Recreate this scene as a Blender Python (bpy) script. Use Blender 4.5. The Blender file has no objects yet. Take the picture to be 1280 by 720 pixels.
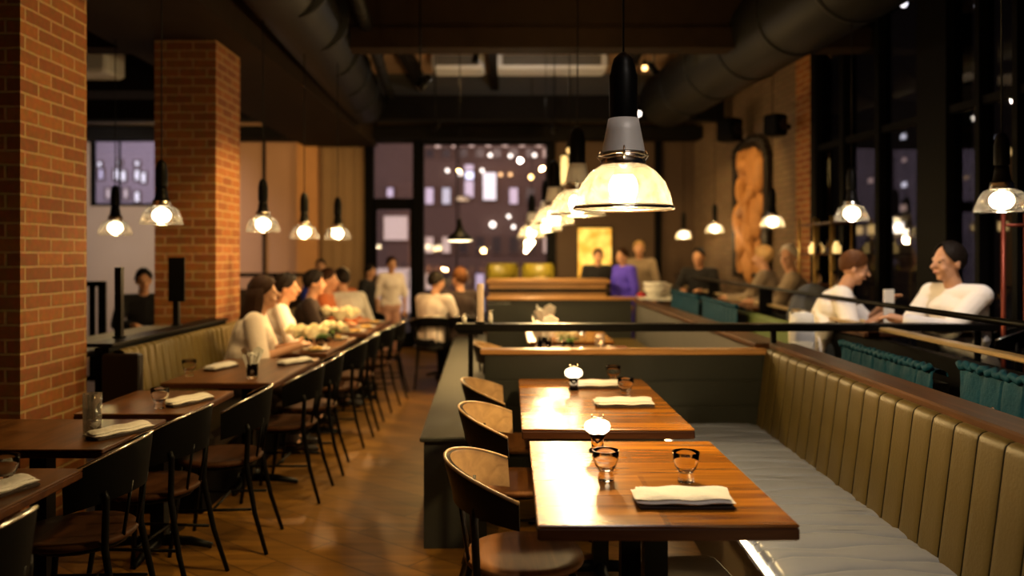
import bpy, math, random
from mathutils import Vector, Matrix
random.seed(7)
SC = bpy.context.scene
COL = SC.collection
PI = math.pi
# ---------------------------------------------------------------- camera
cam_d = bpy.data.cameras.new('camera'); cam = bpy.data.objects.new('camera', cam_d); COL.objects.link(cam)
cam.location = (0, 0, 1.49); cam.rotation_euler = (PI/2, 0, 0)
cam_d.sensor_width = 36; cam_d.lens = 28.125; cam_d.shift_x = 0.0016; cam_d.shift_y = -0.03125
cam_d.clip_start = 0.05; cam_d.clip_end = 200
cam_d.dof.use_dof = True; cam_d.dof.focus_distance = 3.0; cam_d.dof.aperture_fstop = 1.15
SC.camera = cam
# ---------------------------------------------------------------- world, view, light
SC.view_settings.view_transform = 'Standard'; SC.view_settings.look = 'None'
SC.view_settings.gamma = 1; SC.view_settings.use_curve_mapping = False
SC.view_settings.exposure = 0.35
SC.cycles.use_denoising = True
SC.cycles.max_bounces = 8; SC.cycles.diffuse_bounces = 2; SC.cycles.transparent_max_bounces = 16
SC.cycles.sample_clamp_indirect = 4.0
wd = bpy.data.worlds.new('night'); SC.world = wd; wd.use_nodes = True
wd.node_tree.nodes['Background'].inputs[0].default_value = (0.10, 0.12, 0.22, 1)
wd.node_tree.nodes['Background'].inputs[1].default_value = 0.03
WARM = (1.0, 0.62, 0.20); WHITE = (1.0, 0.74, 0.46)
P_MAIN, P_LEFT, P_RIGHT = 54, 24, 28

def add_light(name, kind, loc, power, color=WARM, size=0.04, aim=None, spot=60, blend=.6):
    d = bpy.data.lights.new(name, kind); d.energy = power; d.color = color
    if kind == 'AREA': d.size = size
    else: d.shadow_soft_size = size
    if kind == 'SPOT': d.spot_size = math.radians(spot); d.spot_blend = blend
    o = bpy.data.objects.new(name, d); COL.objects.link(o); o.location = loc
    if aim is not None:
        o.rotation_euler = (Vector(aim)-Vector(loc)).to_track_quat('-Z', 'Y').to_euler()
    return o
# spots added to brighten walls, floor and diners (housings further down); facade fill outside
SPOTS = [((-0.2, 4.6, 3.75), (-2.42, 4.2, 2.3), 120, 80), ((-0.8, 7.1, 3.0), (-2.4, 6.8, 1.4), 210, 60),
         ((0.55, 1.2, 3.75), (1.1, 2.5, .45), 60, 60), ((1.6, 8.9, 3.55), (3.05, 10.4, 1.9), 110, 60),
         ((-0.4, 9.2, 3.75), (-0.8, 7.2, 0.0), 320, 55), ((-3.9, 10.3, 3.2), (-4.3, 13, 2.0), 110, 100),
         ((-0.3, 3.2, 3.75), (-0.85, 4.6, 0.0), 110, 55), ((2.3, 10.2, 3.3), (2.9, 12.0, 1.4), 60, 70),
         ((-6.0, 10.6, 3.1), (-6.3, 13, 1.6), 190, 110), ((2.3, 3.9, 3.75), (2.8, 5.6, 1.1), 190, 45),
         ((-1.0, 10.6, 3.2), (-2.6, 13, 2.0), 50, 90), ((.6, 10.9, 3.2), (1.9, 13, 2.0), 60, 110), ((-1.0, 5.0, 3.75), (-2.0, 6.6, .9), 110, 50), ((1.0, 1.9, 3.7), (.45, 3.2, 1.9), 40, 16)]
for k, (l, a, p, s) in enumerate(SPOTS):
    add_light('added_spot_light', 'SPOT', (l[0], l[1], l[2]-.06), p, WARM if k not in (2, 8, 9, 13) else (1, .86, .74), .04, a, s)
add_light('facade_fill_light', 'AREA', (0, 17, 5.5), 420, (1, .66, .52), 3.0, (0, 24, 2.5))  # unseen area lights added to brighten the facades outside
add_light('facade_fill_light', 'AREA', (-10, 17, 5.5), 500, (.85, .75, .9), 3.0, (-11, 24, 3.5))
add_light('facade_fill_light', 'AREA', (7.5, 12, 4), 10, (.5, .6, 1), 2.0, (12, 16, 3))

# ---------------------------------------------------------------- materials
def mat(name, col=(.5, .5, .5), rough=.5, metal=0, emit=None, es=0, trans=0, coat=0, bump=0, bscale=40, var=0, vscale=6, alpha=1, sheen=0, spec=.5):
    m = bpy.data.materials.new(name); m.use_nodes = True
    nt = m.node_tree; b = nt.nodes['Principled BSDF']
    def S(k, v):
        if k in b.inputs: b.inputs[k].default_value = v
    S('Base Color', (*col, 1)); S('Roughness', rough); S('Metallic', metal); S('Transmission Weight', trans)
    S('Coat Weight', coat); S('Coat Roughness', .22); S('Alpha', alpha); S('Sheen Weight', sheen); S('IOR', 1.45); S('Specular IOR Level', spec)
    if emit: S('Emission Color', (*emit, 1)); S('Emission Strength', es)
    tc = nt.nodes.new('ShaderNodeTexCoord')
    if var:
        n = nt.nodes.new('ShaderNodeTexNoise'); n.inputs['Scale'].default_value = vscale; n.inputs['Detail'].default_value = 4
        nt.links.new(tc.outputs['Object'], n.inputs['Vector'])
        mx = nt.nodes.new('ShaderNodeMix'); mx.data_type = 'RGBA'
        mx.inputs[6].default_value = (*[c*(1-var) for c in col], 1); mx.inputs[7].default_value = (*[min(1, c*(1+var)) for c in col], 1)
        nt.links.new(n.outputs['Fac'], mx.inputs[0]); nt.links.new(mx.outputs[2], b.inputs['Base Color'])
    if bump:
        n = nt.nodes.new('ShaderNodeTexNoise'); n.inputs['Scale'].default_value = bscale
        nt.links.new(tc.outputs['Object'], n.inputs['Vector'])
        bp = nt.nodes.new('ShaderNodeBump'); bp.inputs['Strength'].default_value = bump; bp.inputs['Distance'].default_value = .01
        nt.links.new(n.outputs['Fac'], bp.inputs['Height']); nt.links.new(bp.outputs['Normal'], b.inputs['Normal'])
    return m

def wood(name, c1, c2, rough=.35, axis='X', scale=1.0, plank=0, coat=.0):
    m = mat(name, c1, rough, coat=coat); nt = m.node_tree; b = nt.nodes['Principled BSDF']
    tc = nt.nodes.new('ShaderNodeTexCoord'); mp = nt.nodes.new('ShaderNodeMapping')
    s = {'X': (1.2, 14, 14), 'Y': (14, 1.2, 14), 'Z': (14, 14, 1.2)}[axis]
    mp.inputs['Scale'].default_value = [v*scale for v in s]
    nt.links.new(tc.outputs['Object'], mp.inputs['Vector'])
    n = nt.nodes.new('ShaderNodeTexNoise'); n.inputs['Scale'].default_value = 1.5; n.inputs['Detail'].default_value = 6; n.inputs['Distortion'].default_value = .8
    nt.links.new(mp.outputs[0], n.inputs['Vector'])
    r = nt.nodes.new('ShaderNodeValToRGB'); r.color_ramp.elements[0].position = .32; r.color_ramp.elements[1].position = .68
    r.color_ramp.elements[0].color = (*c1, 1); r.color_ramp.elements[1].color = (*c2, 1)
    nt.links.new(n.outputs['Fac'], r.inputs[0])
    out = r.outputs[0]
    if plank:
        vo = nt.nodes.new('ShaderNodeTexVoronoi'); vo.inputs['Scale'].default_value = 1.0
        m2 = nt.nodes.new('ShaderNodeMapping')
        m2.inputs['Scale'].default_value = {'X': (plank*.22, plank, .01), 'Y': (plank, plank*.22, .01)}[axis]
        nt.links.new(tc.outputs['Object'], m2.inputs['Vector'])
        br = nt.nodes.new('ShaderNodeTexBrick'); br.inputs['Scale'].default_value = 1; br.inputs['Mortar Size'].default_value = .012
        br.inputs['Brick Width'].default_value = 1.0; br.inputs['Row Height'].default_value = 1.0
        br.inputs['Color1'].default_value = (.78, .76, .74, 1); br.inputs['Color2'].default_value = (1.15, 1.12, 1.1, 1); br.inputs['Mortar'].default_value = (.72, .68, .65, 1)
        if axis == 'Y':
            m2.inputs['Rotation'].default_value = (0, 0, PI/2); m2.inputs['Scale'].default_value = (plank, plank*.22, 1)
            m2.vector_type = 'TEXTURE'; m2.vector_type = 'POINT'
            m2.inputs['Rotation'].default_value = (0, 0, 0)
            sw = nt.nodes.new('ShaderNodeSeparateXYZ'); cb = nt.nodes.new('ShaderNodeCombineXYZ')
            nt.links.new(m2.outputs[0], sw.inputs[0]); nt.links.new(sw.outputs['Y'], cb.inputs['X']); nt.links.new(sw.outputs['X'], cb.inputs['Y'])
            nt.links.new(cb.outputs[0], br.inputs['Vector'])
        else:
            nt.links.new(m2.outputs[0], br.inputs['Vector'])
        mx = nt.nodes.new('ShaderNodeMix'); mx.data_type = 'RGBA'; mx.blend_type = 'MULTIPLY'; mx.inputs[0].default_value = 1
        nt.links.new(out, mx.inputs[6]); nt.links.new(br.outputs['Color'], mx.inputs[7]); out = mx.outputs[2]
        nt.nodes.remove(vo)
    nt.links.new(out, b.inputs['Base Color'])
    return m

def brick_mat(name, c1, c2, mortar, bw=.215, rh=.068):
    m = mat(name, c1, .85); nt = m.node_tree; b = nt.nodes['Principled BSDF']
    g = nt.nodes.new('ShaderNodeNewGeometry'); s = nt.nodes.new('ShaderNodeSeparateXYZ'); nt.links.new(g.outputs['Position'], s.inputs[0])
    a = nt.nodes.new('ShaderNodeMath'); nt.links.new(s.outputs['X'], a.inputs[0]); nt.links.new(s.outputs['Y'], a.inputs[1])
    c = nt.nodes.new('ShaderNodeCombineXYZ'); nt.links.new(a.outputs[0], c.inputs[0]); nt.links.new(s.outputs['Z'], c.inputs[1])
    nz = nt.nodes.new('ShaderNodeTexNoise'); nz.inputs['Scale'].default_value = 9; nt.links.new(g.outputs['Position'], nz.inputs['Vector'])
    wob = nt.nodes.new('ShaderNodeMixRGB'); wob.blend_type = 'ADD'; wob.inputs[0].default_value = .008
    nt.links.new(c.outputs[0], wob.inputs[1]); nt.links.new(nz.outputs['Color'], wob.inputs[2])
    br = nt.nodes.new('ShaderNodeTexBrick'); br.inputs['Scale'].default_value = 1
    br.inputs['Brick Width'].default_value = bw; br.inputs['Row Height'].default_value = rh; br.inputs['Mortar Size'].default_value = .008
    br.inputs['Mortar Smooth'].default_value = .3; br.inputs['Bias'].default_value = -.1
    br.inputs['Color1'].default_value = (*c1, 1); br.inputs['Color2'].default_value = (*c2, 1); br.inputs['Mortar'].default_value = (*mortar, 1)
    nt.links.new(wob.outputs[0], br.inputs['Vector'])
    n2 = nt.nodes.new('ShaderNodeTexNoise'); n2.inputs['Scale'].default_value = 30; nt.links.new(g.outputs['Position'], n2.inputs['Vector'])
    mx = nt.nodes.new('ShaderNodeMix'); mx.data_type = 'RGBA'; mx.blend_type = 'MULTIPLY'; mx.inputs[0].default_value = .55
    nt.links.new(br.outputs['Color'], mx.inputs[6]); nt.links.new(n2.outputs['Color'], mx.inputs[7]); nt.links.new(mx.outputs[2], b.inputs['Base Color'])
    bp = nt.nodes.new('ShaderNodeBump'); bp.invert = True; bp.inputs['Strength'].default_value = .7; bp.inputs['Distance'].default_value = .008
    nt.links.new(br.outputs['Fac'], bp.inputs['Height']); nt.links.new(bp.outputs['Normal'], b.inputs['Normal'])
    return m

def thin_glass(name, tint=(1, 1, 1), gloss=.12, rough=.02, milk=0, milk_col=(1, 1, 1), ribs=0, fres=.6):
    m = bpy.data.materials.new(name); m.use_nodes = True; nt = m.node_tree; nt.nodes.clear()
    o = nt.nodes.new('ShaderNodeOutputMaterial'); t = nt.nodes.new('ShaderNodeBsdfTransparent'); t.inputs[0].default_value = (*tint, 1)
    g = nt.nodes.new('ShaderNodeBsdfGlossy'); g.inputs['Roughness'].default_value = rough
    lw = nt.nodes.new('ShaderNodeLayerWeight'); lw.inputs[0].default_value = .35
    ml = nt.nodes.new('ShaderNodeMath'); ml.operation = 'MULTIPLY_ADD'; ml.inputs[1].default_value = fres; ml.inputs[2].default_value = gloss*.5
    nt.links.new(lw.outputs['Fresnel'], ml.inputs[0])
    mx = nt.nodes.new('ShaderNodeMixShader'); nt.links.new(ml.outputs[0], mx.inputs[0]); nt.links.new(t.outputs[0], mx.inputs[1]); nt.links.new(g.outputs[0], mx.inputs[2])
    out = mx.outputs[0]
    if milk:
        tr = nt.nodes.new('ShaderNodeBsdfTranslucent'); tr.inputs[0].default_value = (*milk_col, 1)
        df = nt.nodes.new('ShaderNodeBsdfDiffuse'); df.inputs[0].default_value = (*milk_col, 1)
        m1 = nt.nodes.new('ShaderNodeMixShader'); m1.inputs[0].default_value = .35; nt.links.new(tr.outputs[0], m1.inputs[1]); nt.links.new(df.outputs[0], m1.inputs[2])
        m2 = nt.nodes.new('ShaderNodeMixShader'); m2.inputs[0].default_value = milk; nt.links.new(out, m2.inputs[1]); nt.links.new(m1.outputs[0], m2.inputs[2]); out = m2.outputs[0]
        if ribs:
            tc = nt.nodes.new('ShaderNodeTexCoord'); gr = nt.nodes.new('ShaderNodeTexNoise'); gr.inputs['Scale'].default_value = ribs
            nt.links.new(tc.outputs['Object'], gr.inputs['Vector'])
            mr = nt.nodes.new('ShaderNodeMapRange'); mr.inputs[1].default_value = .35; mr.inputs[2].default_value = .65; mr.inputs[3].default_value = milk*.5; mr.inputs[4].default_value = min(1, milk*1.4)
            nt.links.new(gr.outputs['Fac'], mr.inputs[0]); nt.links.new(mr.outputs[0], m2.inputs[0])
    nt.links.new(out, o.inputs[0]); return m

M = {}
M['table_top'] = wood('table_top_wood', (.12, .034, .002), (.42, .16, .010), .25, 'X', .8, plank=6)
M['table_dark'] = wood('dark_table_wood', (.075, .028, .007), (.17, .07, .016), .33, 'Y', 1, plank=9)
M['table_edge'] = wood('table_edge_wood', (.035, .010, .004), (.08, .028, .008), .4, 'X')
M['cap_wood'] = wood('cap_wood', (.035, .013, .004), (.085, .034, .010), .34, 'Y')
M['cap_wood'].node_tree.nodes['Principled BSDF'].inputs['Specular IOR Level'].default_value = .25
for k_ in ('table_edge', 'cap_wood'):
    M[k_].node_tree.nodes['Principled BSDF'].inputs['Specular IOR Level'].default_value = .15; M[k_].node_tree.nodes['Principled BSDF'].inputs['Roughness'].default_value = .5
M['rail_highlight'] = mat('painted_rail_highlight', (.50, .36, .18), .32, .5)  # brassy tone paints the bright highlight on the wooden rail
M['cap_wood_x'] = wood('cap_wood_across', (.30, .14, .045), (.5, .25, .08), .35, 'X')
M['seat_dark'] = wood('dark_seat_wood', (.03, .011, .003), (.065, .024, .007), .6, 'X')
M['seat_wood'] = wood('seat_wood', (.13, .05, .016), (.24, .10, .03), .5, 'X')
M['seat_dark'].node_tree.nodes['Principled BSDF'].inputs['Specular IOR Level'].default_value = .15
M['seat_wood'].node_tree.nodes['Principled BSDF'].inputs['Specular IOR Level'].default_value = .15
M['tan_wood'] = wood('tan_bent_wood', (.34, .20, .09), (.50, .31, .14), .3, 'X')
M['black'] = mat('black_metal', (.0025, .0022, .002), .42, spec=.12)
M['blackmatte'] = mat('black_paint', (.0025, .0022, .002), .6, spec=.05)
M['dark_leather'] = mat('dark_brown_leather', (.008, .0045, .003), .38, spec=.3, bump=.1)
M['beam'] = mat('dark_beam_paint', (.005, .004, .0035), .8, var=.3, spec=.1)
M['brownbeam'] = mat('brown_soffit_paint', (.020, .012, .007), .8, var=.3, spec=.1)
M['ceil'] = mat('ceiling_boards', (.36, .23, .14), .85, var=.25, vscale=2)
M['duct'] = mat('dark_duct_steel', (.006, .006, .006), .55, .0, spec=.15, bump=.05, bscale=8)
M['palegrey'] = mat('pale_duct_steel', (.7, .72, .75), .5, .2)
M['slate'] = mat('slate_green_panel', (.014, .015, .010), .5, var=.15, vscale=3)
M['greypanel'] = mat('grey_booth_panel', (.10, .095, .085), .55, var=.1)
M['plinth'] = mat('charcoal_plinth_paint', (.026, .026, .022), .5, spec=.3, var=.15)
M['olive_seam'] = mat('dark_seam_leather', (.006, .004, .002), .8, spec=.1)
M['olive'] = mat('olive_brown_leather', (.068, .046, .009), .46, spec=.35, bump=.12, bscale=90, var=.12, vscale=5)
M['gold_olive'] = mat('golden_olive_leather', (.11, .075, .016), .5, spec=.3, bump=.12, bscale=90, var=.2)
M['seat_leather'] = mat('grey_seat_leather', (.20, .225, .30), .34, bump=.25, bscale=9, var=.15, vscale=4)
M['base_face'] = mat('bench_base_face', (.09, .065, .035), .6)
M['teal'] = mat('teal_velvet', (.001, .036, .066), .7, sheen=0, spec=.15, bump=.3, bscale=60, var=.25, vscale=9)
M['green'] = mat('olive_green_fabric', (.10, .14, .035), .7, bump=.2)
M['linen'] = mat('white_linen', (.82, .80, .76), .8, bump=.3, bscale=60)
M['cream'] = mat('cream_fabric', (.75, .68, .52), .8, bump=.2)
M['plate'] = mat('white_china', (.82, .79, .72), .2)
M['petal'] = mat('ivory_petals', (.92, .86, .62), .6, bump=.2)
M['leaf'] = mat('leaf_green', (.05, .12, .02), .5)
M['led'] = mat('led_strip_lens', (1, .8, .5), .5, emit=(1, .72, .36), es=14)
M['bulb'] = mat('warm_lit_bulb', (1, .9, .7), .5, emit=(1, .82, .56), es=22)
M['bulb_small'] = mat('small_lit_bulb', (1, .9, .7), .5, emit=(1, .80, .50), es=16)
M['candle'] = mat('lit_frosted_globe', (1, .95, .85), .5, emit=(1, .82, .55), es=2.6)
M['wax'] = mat('pale_wax', (.8, .62, .5), .5, bump=.1)
M['alu'] = mat('brushed_aluminium', (.72, .71, .70), .5, .15, bump=.05, bscale=120)
M['steel'] = mat('polished_steel', (.75, .72, .68), .22, 1)
M['glass'] = mat('clear_tumbler_glass_body', (1, .985, .95), .0, trans=1)
M['glass'].node_tree.nodes['Principled BSDF'].inputs['IOR'].default_value = 1.28
M['glass_thin'] = thin_glass('clear_tumbler_glass', (.995, .99, .975), .5, .03, .05, (1, .95, .85), fres=.5)
M['thin'] = thin_glass('thin_shade_glass', (.95, .93, .9), .6, .1, .05, (1, .96, .9), ribs=34)
M['thinclear'] = thin_glass('clear_shade_glass', (.95, .95, .95), .5, .05, .05, (1, .95, .9), ribs=40)
M['frost'] = thin_glass('frosted_shade_glass', (.95, .9, .85), .3, .1, .25, (1, .93, .8))
M['pane'] = thin_glass('window_pane_glass', (.8, .8, .82), .14, .01)
M['pane_side'] = thin_glass('dark_window_pane_glass', (.7, .7, .72), .05, .01)
for n_ in M['pane_side'].node_tree.nodes:
    if n_.type == 'MATH': n_.inputs[1].default_value = .10
M['brick'] = brick_mat('orange_red_brick', (.24, .072, .014), (.36, .125, .022), (.44, .27, .12), .225, .072)
M['brick2'] = brick_mat('pale_painted_brick', (.17, .105, .06), (.21, .135, .08), (.13, .085, .05))
M['plaster'] = mat('pinkish_plaster', (.46, .27, .19), .9, var=.12, vscale=1.2)
M['plaster_pale'] = mat('pale_lilac_plaster', (.34, .27, .23), .9, var=.1, vscale=1.2)
M['plaster_tan'] = mat('tan_wall_panelling', (.26, .16, .085), .8, var=.15, vscale=2)
M['plaster_orange'] = mat('orange_pilaster_paint', (.5, .25, .11), .85, var=.1)
M['darkwall'] = mat('dark_brown_wall', (.065, .038, .022), .85, var=.3, vscale=1.5)
M['skin'] = mat('skin', (.52, .27, .155), .5, var=.06)
M['skin_dark'] = mat('deep_skin', (.30, .14, .075), .5, var=.06)
for n, c in {'white_shirt': (.86, .82, .80), 'cream_top': (.78, .68, .60), 'grey_shirt': (.5, .47, .42), 'taupe': (.27, .2, .13), 'blackcloth': (.012, .011, .012),
             'darkcloth': (.035, .022, .018), 'rust': (.42, .12, .04), 'bluecloth': (.03, .05, .42), 'violet': (.08, .05, .55), 'rose': (.55, .30, .22), 'denim': (.04, .05, .08),
             'greycloth': (.09, .09, .09), 'red': (.55, .03, .05)}.items():
    M[n] = mat(n+'_fabric', c, .85, bump=.3, bscale=25, sheen=.05, spec=.2)
for n, c in {'hair_brown': (.03, .012, .005), 'hair_black': (.012, .008, .006), 'hair_blond': (.5, .3, .12), 'hair_red': (.08, .03, .01), 'hair_grey': (.6, .5, .38)}.items():
    M[n] = mat(n, c, .6, bump=.5, bscale=80, spec=.15)
M['eye'] = mat('eye_dark', (.02, .015, .012), .2)
M['lip'] = mat('lip', (.40, .13, .09), .5)

# ---------------------------------------------------------------- mesh collector
class MB:
    def __init__(s): s.v = []; s.f = []; s.sm = []
    def add(s, vs, fs, smooth=False, T=None):
        n = len(s.v)
        s.v += [tuple(T @ Vector(v)) if T is not None else tuple(v) for v in vs]
        for f in fs: s.f.append(tuple(i+n for i in f)); s.sm.append(smooth)
        return s
    def box(s, x0, x1, y0, y1, z0, z1, T=None):
        vs = [(x, y, z) for z in (z0, z1) for y in (y0, y1) for x in (x0, x1)]
        return s.add(vs, [(0, 2, 3, 1), (4, 5, 7, 6), (0, 1, 5, 4), (2, 6, 7, 3), (0, 4, 6, 2), (1, 3, 7, 5)], False, T)
    def bbox(s, x0, x1, y0, y1, z0, z1, b=.01, T=None):      # box with chamfered edges (a rounded slab)
        vs = []; rings = [(z0, b), (z0+b, 0), (z1-b, 0), (z1, b)]
        for z, i in rings:
            c = b
            X0, X1, Y0, Y1 = x0+i, x1-i, y0+i, y1-i
            vs += [(X0+c, Y0, z), (X1-c, Y0, z), (X1, Y0+c, z), (X1, Y1-c, z), (X1-c, Y1, z), (X0+c, Y1, z), (X0, Y1-c, z), (X0, Y0+c, z)]
        fs = [tuple(reversed(range(8))), tuple(range(24, 32))]
        for r in range(3):
            for k in range(8): a = r*8+k; c2 = r*8+(k+1) % 8; fs.append((a, c2, c2+8, a+8))
        return s.add(vs, fs, False, T)
    def lathe(s, prof, n=32, T=None, smooth=True, wob=None):
        vs = []; fs = []
        for (r, z) in prof:
            for k in range(n):
                a = 2*PI*k/n; rr = r*(1+(wob(k, n, r, z) if wob else 0)); vs.append((rr*math.cos(a), rr*math.sin(a), z))
        for i in range(len(prof)-1):
            for k in range(n): a = i*n+k; b = i*n+(k+1) % n; fs.append((a, b, b+n, a+n))
        return s.add(vs, fs, smooth, T)
    def tube(s, pts, r, n=8, cap=True, radii=None):
        pts = [Vector(p) for p in pts]; vs = []; fs = []; up = None
        for i, p in enumerate(pts):
            d = (pts[min(i+1, len(pts)-1)]-pts[max(i-1, 0)]).normalized()
            if up is None:
                up = Vector((0, 0, 1)) if abs(d.z) < .9 else Vector((1, 0, 0))
            a = d.cross(up).normalized(); b = a.cross(d).normalized(); up = b
            rr = radii[i] if radii else r
            for k in range(n): t = 2*PI*k/n; vs.append(p+a*rr*math.cos(t)+b*rr*math.sin(t))
        for i in range(len(pts)-1):
            for k in range(n): q = i*n+k; w = i*n+(k+1) % n; fs.append((q, w, w+n, q+n))
        if cap: fs += [tuple(reversed(range(n))), tuple(range(len(vs)-n, len(vs)))]
        return s.add(vs, fs, True)
    def ball(s, c, r, n=12, sc=(1, 1, 1), T=None):
        c = Vector(c); vs = []; fs = []; m = max(4, n//2+1)
        for i in range(m+1):
            t = PI*i/m
            for k in range(n): a = 2*PI*k/n; vs.append((c.x+r*sc[0]*math.sin(t)*math.cos(a), c.y+r*sc[1]*math.sin(t)*math.sin(a), c.z-r*sc[2]*math.cos(t)))
        for i in range(m):
            for k in range(n): q = i*n+k; w = i*n+(k+1) % n; fs.append((q, w, w+n, q+n))
        return s.add(vs, fs, True, T)
    def cap(s, p0, p1, r0, r1, n=12):
        p0 = Vector(p0); p1 = Vector(p1)
        s.ball(p0, r0, n); s.ball(p1, r1, n)
        s.tube([p0, p1], r0, n, True, [r0, r1]); return s
    def grid(s, P, smooth=True):
        h = len(P); w = len(P[0]); vs = [p for row in P for p in row]
        return s.add(vs, [(i*w+j, i*w+j+1, (i+1)*w+j+1, (i+1)*w+j) for i in range(h-1) for j in range(w-1)], smooth)
    def build(s, name, m, parent=None, loc=None):
        me = bpy.data.meshes.new(name); me.from_pydata(s.v, [], s.f)
        me.validate(); me.polygons.foreach_set('use_smooth', s.sm[:len(me.polygons)] if len(me.polygons) == len(s.sm) else [True]*len(me.polygons)); me.update()
        me.materials.append(M[m] if isinstance(m, str) else m)
        o = bpy.data.objects.new(name, me); COL.objects.link(o)
        if parent: o.parent = parent
        if loc: o.location = loc
        return o

def tag(o, label, cat, group=None, kind=None):
    o['label'] = label; o['category'] = cat
    if group: o['group'] = group
    if kind: o['kind'] = kind
    return o
def thing(name, label, cat, loc=(0, 0, 0), rz=0, group=None):
    o = bpy.data.objects.new(name, None); COL.objects.link(o); o.location = loc; o.rotation_euler = (0, 0, rz); o.empty_display_size = .1
    return tag(o, label, cat, group)
def struct(name, mb, m):
    o = mb.build(name, m); o['kind'] = 'structure'; return o
def children(o): return [c for c in bpy.data.objects if c.parent == o]
def copy_tree(o, parent=None):
    kids = list(o.children)
    c = o.copy(); COL.objects.link(c)
    if parent: c.parent = parent
    for k in kids: copy_tree(k, c)
    return c
def place(proto, used, loc, rz, label, group=None, cat=None, scale=None):
    o = proto if not used else copy_tree(proto)
    o.location = loc; o.rotation_euler = (0, 0, rz); o['label'] = label
    if group: o['group'] = group
    if scale: o.scale = (scale,)*3
    return o
def W(px, py, Y):  # room point that lies Y metres away in that direction
    return ((px-638)/1000*Y, Y, 1.49-(py-320)/1000*Y)
# ================================================================ ROOM
BX = lambda px: (px-638)*.013
BZ = lambda py: 1.49-(py-320)*.013
fm = wood('floor_planks_wood', (.125, .055, .007), (.225, .105, .014), .42, 'X', .8)
def floor_material():
    nt = fm.node_tree; b = nt.nodes['Principled BSDF']
    src = b.inputs['Base Color'].links[0].from_socket
    tc = nt.nodes.new('ShaderNodeTexCoord'); mp = nt.nodes.new('ShaderNodeMapping'); mp.inputs['Rotation'].default_value = (0, 0, math.radians(38))
    nt.links.new(tc.outputs['Object'], mp.inputs['Vector'])
    br = nt.nodes.new('ShaderNodeTexBrick'); br.inputs['Scale'].default_value = 1; br.inputs['Brick Width'].default_value = 1.1; br.inputs['Row Height'].default_value = .17
    br.inputs['Mortar Size'].default_value = .004; br.inputs['Color1'].default_value = (.7, .7, .7, 1); br.inputs['Color2'].default_value = (1.2, 1.2, 1.2, 1); br.inputs['Mortar'].default_value = (.35, .3, .25, 1)
    nt.links.new(mp.outputs[0], br.inputs['Vector'])
    mx = nt.nodes.new('ShaderNodeMix'); mx.data_type = 'RGBA'; mx.blend_type = 'MULTIPLY'; mx.inputs[0].default_value = 1
    nt.links.new(src, mx.inputs[6]); nt.links.new(br.outputs['Color'], mx.inputs[7]); nt.links.new(mx.outputs[2], b.inputs['Base Color'])
floor_material()
struct('floor', MB().box(-7.6, 4.0, -1.5, 13.15, -.1, 0), fm)
struct('ceiling', MB().box(-7.6, 4.0, -1.5, 13.15, 4.2, 4.3), 'ceil')
struct('wall_left', MB().box(-7.7, -7.6, -1.5, 13.15, 0, 4.2), 'plaster_pale')
struct('wall_rear', MB().box(-7.6, 4.0, -1.6, -1.5, 0, 4.2), 'darkwall')
# back wall in stretches round its openings
WT, WB = BZ(178), BZ(402)
mb = MB(); mb.box(-7.6, BX(112), 13, 13.15, 0, 4.2); mb.box(BX(112), BX(196), 13, 13.15, 0, 2.3); mb.box(BX(112), BX(196), 13, 13.15, 3.5, 4.2); mb.box(BX(196), BX(300), 13, 13.15, 0, 4.2)
struct('wall_back_left', mb, 'plaster_pale')
struct('wall_back', MB().box(BX(300), BX(374), 13, 13.15, 0, 4.2), 'plaster')
struct('trim_1', MB().box(BX(374), BX(399), 12.85, 13.15, 0, 4.2), 'plaster_orange')
mb = MB(); mb.box(BX(399), BX(457), 13, 13.15, 0, 4.2)
for k in range(5): x = BX(399)+.05+k*.17; mb.box(x, x+.015, 12.985, 13, 0, 3.4)
struct('wall_back_panelled', mb, 'plaster_tan')
mb = MB(); mb.box(BX(457), BX(692), 13, 13.15, WT, 4.2); mb.box(BX(527), BX(692), 13, 13.15, 0, WB); mb.box(BX(692), 2.99, 13, 13.15, 0, 4.2)
struct('wall_back_dark', mb, 'darkwall')
struct('trim_2', MB().box(BX(457), BX(467), 12.9, 13.1, 0, WT), 'blackmatte')
struct('trim_3', MB().box(BX(517), BX(527), 12.88, 13.12, 0, WT), 'blackmatte')
struct('trim_4', MB().box(BX(686), BX(694), 12.88, 13.12, WB, WT), 'blackmatte')
struct('trim_5', MB().box(BX(818), BX(826), 12.93, 13.0, 0, 3.4), 'blackmatte')
struct('baseboard_back', MB().box(BX(527), 2.9, 12.97, 13, 0, .12), 'blackmatte')
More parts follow.
